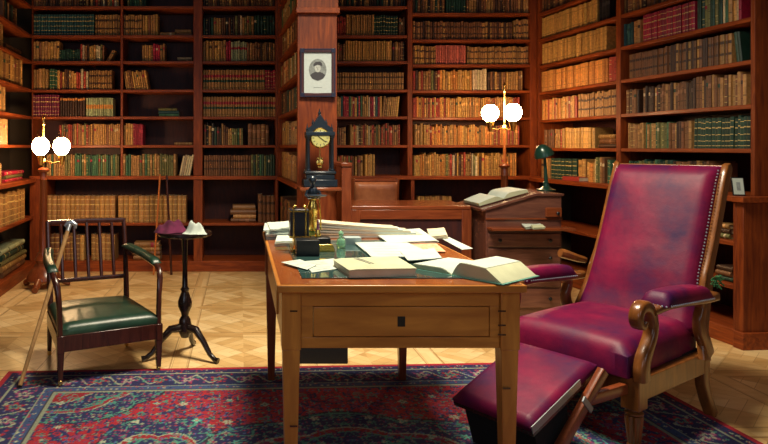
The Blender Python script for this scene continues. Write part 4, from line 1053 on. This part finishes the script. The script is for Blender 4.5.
# stand behind: two slender poles leaning against the bookcase ledge
o = MB().tube([(0,0,.0), (.0,.0,.0)+Vector((.02,.0,.0)) if False else (.055, .045, .93)], [.009, .008], 10).build('wooden_pole', 'orange', None); o.location = (-.80, 6.02, .003)
tag(o, 'slim orange wooden pole leaning on the bookcase ledge behind the tripod table', 'pole')
o = MB().tube([(0,0,0), (-.05, .05, .92)], [.012, .011], 10).build('wooden_pole', 'dark', None); o.location = (-.635, 6.02, .003)
tag(o, 'dark wooden pole leaning on the bookcase ledge behind the tripod table', 'pole')

# ------------------------------------------------------------------ lamps
def globe_lamp(label, x, y, zg, zcap, offs, rod, ang=0):
    t = thing('standing_lamp', label, 'lamp', (x, y, 0), ang, 'two-globe standing lamps')
    m = MB().lathe([(.05, .30), (.055, .27), (.075, .24), (.06, .21), (.09, .17), (.13, .12), (.14, .08), (.12, .06), (.02, .05)], 28); m.build('base', 'maho_v', t)
    for k in range(3):
        a = k*2*PI/3+.5; d = Vector((math.cos(a), math.sin(a), 0))
        MB().tube([d*.08+Vector((0,0,.09)), d*.14+Vector((0,0,.07)), d*.19+Vector((0,0,.03)), d*.22+Vector((0,0,.026))], [.03, .03, .024, .026], 12).build('foot', 'maho_v', t)
    MB().lathe([(.045, .28), (.034, .31), (.032, .6), (.028, zcap-.09), (.034, zcap-.08), (.03, zcap-.065), (.028, zcap-.02), (.045, zcap-.01), (.048, zcap+.005), (.03, zcap+.02)], 24, flute=.03, nf=8).build('column', 'maho_v', t)
    MB().lathe([(.012, zcap+.01), (.012, zg-.11)], 14).build('lower_rod', rod, t)
    m = MB(); m.lathe([(.012, zg-.14), (.022, zg-.13), (.018, zg-.11), (.009, zg-.10), (.009, zg+.17), (.016, zg+.18), (.013, zg+.2), (.01, zg+.22), (.017, zg+.235), (.008, zg+.25), (.001, zg+.265)], 16); m.build('brass_rod', 'brass', t)
    for sx, sy in offs:
        Tm = Matrix.Translation((sx, sy, 0))
        m = MB(); m.tube([(0,0,zg-.12), (sx*.5, sy*.5, zg-.145), (sx, sy, zg-.13), (sx, sy, zg-.09)], [.006, .006, .006, .008], 8); m.lathe([(.012, zg-.16), (.02, zg-.13), (.03, zg-.10), (.034, zg-.075), (.026, zg-.07)], 16, mat=Tm)
        arm = m.build('arm', 'brass', t)
        MB().lathe([(.03, zg-.072), (.055, zg-.05), (.070, zg-.015), (.071, zg+.01), (.060, zg+.04), (.04, zg+.062), (.028, zg+.07)], 24, mat=Tm).build('globe', 'globe', arm)
        m = MB(); n = 20; pr = [(.027, zg+.072), (.026, zg+.09), (.028, zg+.125)]; pi_ = [(a-.0015, b) for a, b in pr][::-1]
        m.lathe(pr+pi_, n, mat=Tm); m.build('chimney', 'chimney', arm)
    return t
globe_lamp('lit standing lamp with two glass globes before the left bookcases', (43.5-CX)*5.46/F, 5.46, P(0, 146, 5.46).z, P(0, 170, 5.46).z, [(.01, -.11), (.152, .0)], 'brass')
globe_lamp('lit standing lamp with two glass globes behind the slanted reading desk', (504.5-CX)*5.55/F, 5.55, P(0, 113, 5.55).z, P(0, 166, 5.55).z, [(-.122, .0), (.022, -.12)], 'orange')

# ------------------------------------------------------------------ rear writing desk, chair
def rear_desk():
    x0, x1 = P(351, 0, 4.46).x, P(471, 0, 4.46).x; ox = (x0+x1)/2; oy = 4.7
    t = thing('panelled_desk', 'mahogany panelled desk with raised left end post behind the writing table', 'desk', (ox, oy, 0))
    a, b = x0-ox, x1-ox; yf = 4.46-oy; yb = 4.93-oy
    MB().box(a, b-.004, yf-.015, yb, .755, .782).build('desktop', 'maho', t, .006)
    MB().box(a, b, yf, yf+.025, .0, .755).build('front_panel', 'case_shaded', t, .002)
    MB().box(a, a+.06, yf-.012, yf, .0, .755).build('stile', 'maho_v', t, .003)
    MB().box(b-.065, b, yf-.012, yf+.02, .0, .755).build('stile', 'maho_v', t, .003)
    MB().box(a+.06, b-.065, yf-.012, yf, .69, .755).build('rail', 'maho', t, .003)
    MB().box(a+.06, b-.065, yf-.012, yf, .0, .12).build('rail', 'maho', t, .003)
    for xx in (a, b-.025): MB().box(xx, xx+.025, yf+.025, yb-.02, 0, .755).build('side_panel', 'maho_v', t, .002)
    px0, px1 = P(341.5, 0, 4.46).x-ox, P(351.5, 0, 4.46).x-ox
    MB().box(px0, px1-.002, yf-.01, yb, 0, 1.05).build('end_post', 'maho_v', t, .005)
    MB().box(px0-.006, px1+.003, yf-.018, yb, 1.05, 1.078).build('post_cap', 'maho', t, .005)
rear_desk()
def rear_chair():
    X0, X1 = P(354, 0, 5.3).x, P(396.5, 0, 5.3).x; cx_ = (X0+X1)/2; w = (X1-X0)/2
    t = thing('leather_chair', 'chair with worn tan leather back behind the panelled desk', 'chair', (cx_, 5.3, 0))
    def top(u, v):
        e = (1-(1-min(1, min(u, 1-u)/.1))**2)**.5*(1-(1-min(1, min(v, 1-v)/.15))**2)**.5
        return ((u-.5)*2*w, -.01-.03*e-.06*(v-.5), .55+.35*v)
    MB().grid2(top, lambda u, v: ((u-.5)*2*w, .03-.06*(v-.5), .55+.35*v), 14, 12).build('backrest', 'tanleather', t, 0, 60)
    for s in (-1, 1):
        MB().tube([(s*(w+.0), .03, .0), (s*(w), .05, .45), (s*(w+.004), .03, .7), (s*(w+.006), -.0, .93)], .017, 10).build('back_post', 'maho_v', t)
        MB().taper((s*(w-.01), .42, 0), .03, .03, (s*(w-.01), .42, .42), .04, .04).build('leg', 'maho_v', t)
    MB().tube([(-w, -.0, .912), (w, -.0, .912)], .012, 10).build('top_rail', 'maho', t)
    m = seatpad(t, 'seat', 'tanleather', -w-.0, w, .05, .45, .42, .48, .01, 10, .02)
rear_chair()

# ------------------------------------------------------------------ slanted reading desk with drawers
def slant_desk():
    Y = 4.3; X0, X1 = P(486, 0, Y).x, P(561.5, 0, Y).x; ox = (X0+X1)/2; w = (X1-X0)/2; D = .48
    t = thing('slope_top_cabinet', 'polished cabinet with drawers and sloping reading top beside the armchair', 'cabinet', (ox, Y+D/2, 0))
    yf, yb = -D/2, D/2
    zt = .862; zl = .775; xf = P(536, 0, Y).x-ox
    MB().prism([(-w, .06), (w, .06), (w, zt), (xf, zt), (-w, zl)], yf, yb).build('body', 'bluewood', t, .003)
    MB().box(-w-.015, w+.015, yf-.015, yb+.01, 0, .06).build('plinth', 'maho', t, .004)
    sl = MB(); sl.prism([(-w-.03, zl-.018), (xf, zt), (w+.012, zt), (w+.012, zt+.015), (xf, zt+.017), (-w-.035, zl)], yf-.012, yb+.012); sl.build('sloping_top', 'bluewood', t, .003)
    # small upper drawer
    a, b = P(545, 0, Y).x-ox, P(560.5, 0, Y).x-ox
    d = MB().box(a, b, yf-.02, yf, P(0, 217, Y).z, P(0, 207.5, Y).z).build('small_drawer', 'maho', t, .003)
    kn = [(.004, 0), (.005, .008), (.011, .012), (.012, .018), (.006, .023)]
    def knob(par, x_, z_, y_): MB().lathe(kn, 14, mat=Matrix.Translation((x_, y_, z_)) @ Matrix.Rotation(PI/2, 4, 'X')).build('knob', 'black', par)
    knob(d, P(555.5, 0, Y).x-ox, P(0, 213, Y).z, yf-.02)
    MB().box(-w-.003, w+.003, yf-.008, yf, P(0, 219.5, Y).z, P(0, 218, Y).z).build('moulding', 'maho', t, .001)
    # pull-out slide
    MB().box(-w+.005, w+.045, yf-.10, yf, P(0, 231, 4.2).z, P(0, 228.5, 4.2).z).build('pull_out_slide', 'maho', t, .003)
    for za, zb in ((233, 247), (248, 267), (268, 287), (288, 308)):
        d = MB().box(-w+.012, w-.012, yf-.012, yf, P(0, zb-.5, Y).z, P(0, za+.5, Y).z).build('drawer', 'bluewood', t, .004)
        zk = P(0, (za+zb)/2, Y).z
        knob(d, P(498.6, 0, Y).x-ox, zk, yf-.012); knob(d, P(548.5, 0, Y).x-ox, zk, yf-.012)
    return t
slant_desk()
def slope_pt():
    Y = 4.3; D = .48; X0, X1 = P(486, 0, Y).x, P(561.5, 0, Y).x; ox = (X0+X1)/2; w = (X1-X0)/2; xf = P(536, 0, Y).x-ox
    ang = math.atan2(.862+.017-.775, xf+w+.035)
    return ox, Y+D/2, w, xf, ang
ox, oy, w, xf, ang = slope_pt()
cxb = ox+(-w-.035+xf)/2; czb = (.775+.879)/2
t = open_book('open_book', 'large open book with white pages on the sloping reading top', (cxb+.0, oy-.02, czb+.004), 0, .17, .30, .03, 'dark', 'greenpaper')
for ch in t.children:
    if ch.name.startswith('page') and not ch.name.startswith('page_block'): ch.data.materials[0] = M['paper']
t.rotation_euler = (0, -ang, 0)
sheet('paper_sheet', 'white papers lying on the pull-out slide of the sloping cabinet', 'paper', [(522, 226), (538, 223.5), (542, 227.5), (526, 229.5)], .663, .012, curl=.01, layers=2)
sheet('paper_sheet', 'pale green folded paper on the pull-out slide of the sloping cabinet', 'paper', [(531, 226.5), (542, 226), (545, 229), (533, 229.5)], .676, .01, curl=.003, layers=2, mat='greenpaper')
def desk_lamp():
    p = P(546, 190, 4.56)
    t = thing('desk_lamp', 'green enamel desk lamp on top of the sloping cabinet', 'lamp', (P(546, 0, 4.6).x, 4.6, .878))
    MB().lathe([(.062, 0), (.062, .008), (.04, .014), (.022, .03), (.018, .05), (.022, .056), (.012, .065)], 24).build('base', 'enamel', t)
    MB().tube([(0,0,.06), (-.004, 0, .15), (-.01, 0, .24), (-.025, -.0, .275)], [.014, .011, .009, .009], 12).build('stem', 'enamel', t)
    R_ = Matrix.Translation((-.02, 0, .27)) @ Matrix.Rotation(-.35, 4, 'Y')
    MB().lathe([(.066, -.03), (.062, .0), (.045, .03), (.028, .05), (.012, .056), (.026, .047), (.043, .027), (.059, -.002), (.063, -.03)], 24, mat=R_).build('shade', 'enamel', t)
    MB().sphere((-.03, 0, .265), .022).build('bulb', plain('milk_bulb', (.8, .78, .7), .3), t)
desk_lamp()

# ------------------------------------------------------------------ portrait, clock and its stand
def portrait():
    Y = 4.745-.0
    c = P(317.5, 73, Y); t = thing('framed_portrait', 'framed oval engraving of a man in a dark cap hung on the pillar', 'picture', (c.x, Y-.0, c.z))
    # sits on end face of the jutting case
    w, h = 17.5*Y/F, 24*Y/F; fw = .028
    MB().box(-w+fw, w-fw, -.010, 0, -h+fw, h-fw).build('mat', 'mat', t)
    for n_, b in (('frame_side', (-w, -w+fw, -.022, 0, -h, h)), ('frame_side', (w-fw, w, -.022, 0, -h, h)), ('frame_rail', (-w+fw, w-fw, -.022, 0, h-fw, h)), ('frame_rail', (-w+fw, w-fw, -.022, 0, -h, -h+fw))):
        MB().box(*b).build(n_, 'frame_wood', t, .003)
    m = MB()
    for sx in (-1, 1):
        for sz in (-1, 1): m.box(sx*(w-fw/2)-.016, sx*(w-fw/2)+.016, -.025, 0, sz*(h-fw/2)-.016, sz*(h-fw/2)+.016)
    m.build('corner_block', 'frameblue', t, .002)
    m = MB()
    for s in (-1, 1): m.box(s*(w-.004)-.004, s*(w-.004)+.004, -.024, 0, -h, h); m.box(-w, w, -.024, 0, s*(h-.004)-.004, s*(h-.004)+.004)
    m.build('frame_lip', 'frameblue', t)
    def ell(cx_, cz_, rx, rz_, y, n=28, a0=0, a1=2*PI): return [(cx_+rx*math.cos(a0+(a1-a0)*i/n), y, cz_+rz_*math.sin(a0+(a1-a0)*i/n)) for i in range(n)]
    pr = MB()
    pr.add(ell(0, .022, .064, .080, -.0108), [tuple(range(28))], 0)
    pr.add([(-.056, -.0114, -.018), (-.036, -.0114, -.002), (-.014, -.0114, .008), (.014, -.0114, .008), (.036, -.0114, -.002), (.056, -.0114, -.018), (.04, -.0114, -.042), (0, -.0114, -.057), (-.04, -.0114, -.042)], [tuple(range(9))], 1)
    pr.add(ell(0, .034, .022, .030, -.012), [tuple(range(28))], 2)
    pr.add(ell(0, .022, .006, .0016, -.0124, 12), [tuple(range(12))], 1)
    pr.add([(-.032, -.0128, .046), (-.030, -.0128, .066), (-.012, -.0128, .080), (.016, -.0128, .082), (.032, -.0128, .068), (.032, -.0128, .050), (.0, -.0128, .058)], [tuple(range(7))], 1)
    for s in (-1, 1): pr.add(ell(s*.009, .041, .0035, .002, -.0126, 12), [tuple(range(12))], 1)
    pr.add([(-.002, -.0126, .040), (.002, -.0126, .040), (.003, -.0126, .028), (-.003, -.0126, .028)], [(0,1,2,3)], 0)
    pr.add([(-.03, -.0112, -.105), (.03, -.0112, -.105), (.03, -.0112, -.108), (-.03, -.0112, -.108)], [(0,1,2,3)], 0)
    pr.build('engraving', ['gray', 'ink', 'face'], t, smooth=0)
portrait()
def clock():
    Y = 4.50; sc = Y/F; z0 = .912
    cxx = P(319.5, 0, Y).x
    t = thing('mantel_clock', 'dark gothic portico clock with pale dial on the small stand below portrait', 'clock', (cxx, Y, z0))
    MB().box(-.115, .115, -.07, .07, 0, .05).build('base', 'slate', t, .004)
    MB().box(-.098, .098, -.058, .058, .05, .085).build('upper_base', 'slate', t, .005)
    MB().box(-.108, .108, -.064, .064, .085, .108).build('plinth_moulding', 'slate', t, .008)
    for x_ in (-.082, .082):
        for y_ in (-.042, .042):
            MB().lathe([(.018, .108), (.018, .118), (.012, .122), (.0105, .33), (.016, .338), (.018, .35)], 16, mat=Matrix.Translation((x_, y_, 0))).build('column', 'slate', t)
    MB().box(-.1, .1, -.058, .058, .35, .378).build('entablature', 'slate', t, .003)
    pts = [(-.09, .378), (.09, .378), (.085, .40), (.05, .425), (.028, .458), (0, .50), (-.028, .458), (-.05, .425), (-.085, .40)]
    MB().prism(pts, -.045, .045).build('gable', 'slate', t, .002)
    m = MB()
    for x_, z_, h_ in ((-.085, .378, .06), (.085, .378, .06), (0, .49, .05), (-.045, .42, .05), (.045, .42, .05)):
        m.lathe([(.010, z_), (.010, z_+.015), (.013, z_+.018), (.006, z_+.028), (.001, z_+h_)], 8, mat=Matrix.Translation((x_, 0, 0)))
    m.build('spires', 'slate', t)
    RX = Matrix.Translation((.0, -.045, .335)) @ Matrix.Rotation(PI/2, 4, 'X')
    MB().lathe([(.070, -.05), (.070, 0), (.064, .008), (.056, .006)], 32, mat=RX).build('drum', 'gold', t)
    d = MB().lathe([(.062, .0), (.062, .007), (.001, .0075)], 32, mat=RX).build('dial', 'dial', t)
    m = MB()
    for k in range(12):
        a = k*PI/6; R_ = Matrix.Translation((.0, -.053, .335)) @ Matrix.Rotation(a, 4, 'Y'); m.box(-.0022, .0022, -.001, 0, .042, .056, mat=R_)
    m.build('hour_marks', 'ink', d)
    m = MB()
    for a, L in ((-.9, .032), (2.2, .046)): m.box(-.0018, .0018, -.003, -.001, -.008, L, mat=Matrix.Translation((.0, -.053, .335)) @ Matrix.Rotation(a, 4, 'Y'))
    m.build('hands', 'black', d)
    m = MB(); m.box(-.003, .003, -.022, -.018, .17, .26); m.lathe([(.024, 0), (.024, .006), (.004, .01)], 20, mat=Matrix.Translation((0, -.02, .165)) @ Matrix.Rotation(PI/2, 4, 'X')); m.box(-.02, .02, -.024, -.016, .19, .2); m.box(-.014, .014, -.024, -.016, .13, .142); m.build('pendulum', 'gold', t)
    Y2 = 4.5
    t = thing('pedestal_stand', 'red mahogany pedestal stand carrying the gothic clock', 'stand', (cxx, Y2, 0))
    MB().box(-.145, .14, -.09, .10, .885, .91).build('top', 'maho', t, .006)
    MB().lathe([(.12, .62), (.118, .64), (.118, .86), (.125, .884)], 24, sy=.68).build('drum', 'maho_v', t)
    for x_ in (-.10, .10): MB().lathe([(.02, .05), (.018, .07), (.015, .6), (.02, .62)], 16, mat=Matrix.Translation((x_, -.03, 0))).build('column', 'maho_v', t)
    MB().lathe([(.10, .04), (.10, .62)], 24, sy=.6, mat=Matrix.Translation((0, .03, 0))).build('core', 'maho_v', t)
    MB().box(-.14, .14, -.085, .095, 0, .05).build('base', 'maho', t, .005)
clock()

# ------------------------------------------------------------------ odds on the right ledge
def lying_book(name, label, c, w, d, h, rz, cov, pages='oldpaper'):
    t = thing(name, label, 'book', c, rz)
    MB().box(-w/2, w/2, -d/2, d/2, 0, .003).box(-w/2, w/2, -d/2, d/2, h-.003, h).box(-w/2, -w/2+.003, -d/2, d/2, 0, h).build('cover', cov, t, .001)
    MB().box(-w/2+.003, w/2-.004, -d/2+.004, d/2-.004, .003, h-.003).build('page_block', pages, t)
pc = cw.p0+cw.d*cw.s_of(571, -.09)+cw.n*(-.045)
lying_book('red_book', 'small red book lying flat on the ledge of right wall bookcase', (pc.x, pc.y, .896), .10, .24, .036, cw.rz+PI/2, plain('red_cloth', (.34, .04, .03), .5))
def card():
    p = cw.p0+cw.d*cw.s_of(753, .0)+cw.n*(-.05)
    t = thing('standing_card', 'small white framed card standing on the ledge at the right edge', 'card', (p.x-.02, p.y+.02, .896), -.25)
    R_ = Matrix.Rotation(-.25, 4, 'X')
    m = MB(); m.box(-.032, .032, -.004, .004, 0, .11, mat=R_); m.build('frame', 'black', t, .001)
    m = MB(); m.box(-.027, .027, -.0055, -.004, .006, .104, mat=R_); m.build('print', 'paper', t)
    m = MB(); m.box(-.01, .01, -.0065, -.0055, .03, .08, mat=R_); m.build('figure', 'gray', t)
    MB().tube([(0, .022, .085), (0, .05, .002)], .002, 6).build('prop', 'black', t)
card()
lp = cw.p0+cw.d*cw.s_of(600, -.05)+cw.n*(-.06)

# ------------------------------------------------------------------ light
def area(name, loc, tgt, size, size_y, power, col, spread=180):
    l = bpy.data.lights.new(name, 'AREA'); l.shape = 'RECTANGLE'; l.size = size; l.size_y = size_y; l.energy = power; l.color = col
    o = bpy.data.objects.new(name, l); C.objects.link(o); o.location = loc
    l.spread = math.radians(spread); o.rotation_euler = (Vector(tgt)-Vector(loc)).to_track_quat('-Z', 'Y').to_euler(); return o
area('window_light', (-1.4, -1.2, 2.3), (.8, 4.2, .7), 1.6, 1.8, 22, (.80, .88, 1.0))
area('window_light', (2.4, -1.2, 2.3), (.8, 4.0, .6), 1.4, 1.8, 15, (.84, .90, 1.0))
area('ceiling_lamp', (.7, 2.9, 3.3), (.75, 3.05, 0), .8, .8, 118, (1.0, .86, .64), 132)
W = bpy.data.worlds.new('World'); bpy.context.scene.world = W; W.use_nodes = True
bg = W.node_tree.nodes['Background']; bg.inputs[0].default_value = (.55, .62, .72, 1); bg.inputs[1].default_value = .035

cam = bpy.data.cameras.new('Camera'); co = bpy.data.objects.new('Camera', cam); C.objects.link(co)
co.location = (0, 0, H); co.rotation_euler = (PI/2, 0, 0)
cam.sensor_width = 36; cam.lens = 36*F/768; cam.shift_x = (384-CX)/768; cam.shift_y = -(222-CY)/768; cam.clip_start = .05
sc = bpy.context.scene; sc.camera = co
sc.view_settings.view_transform = 'Standard'; sc.view_settings.look = 'None'; sc.view_settings.gamma = 1; sc.view_settings.exposure = 0
sc.view_settings.use_curve_mapping = False
try: sc.cycles.use_denoising = True; sc.cycles.max_bounces = 6; sc.cycles.sample_clamp_indirect = 6
except Exception: pass
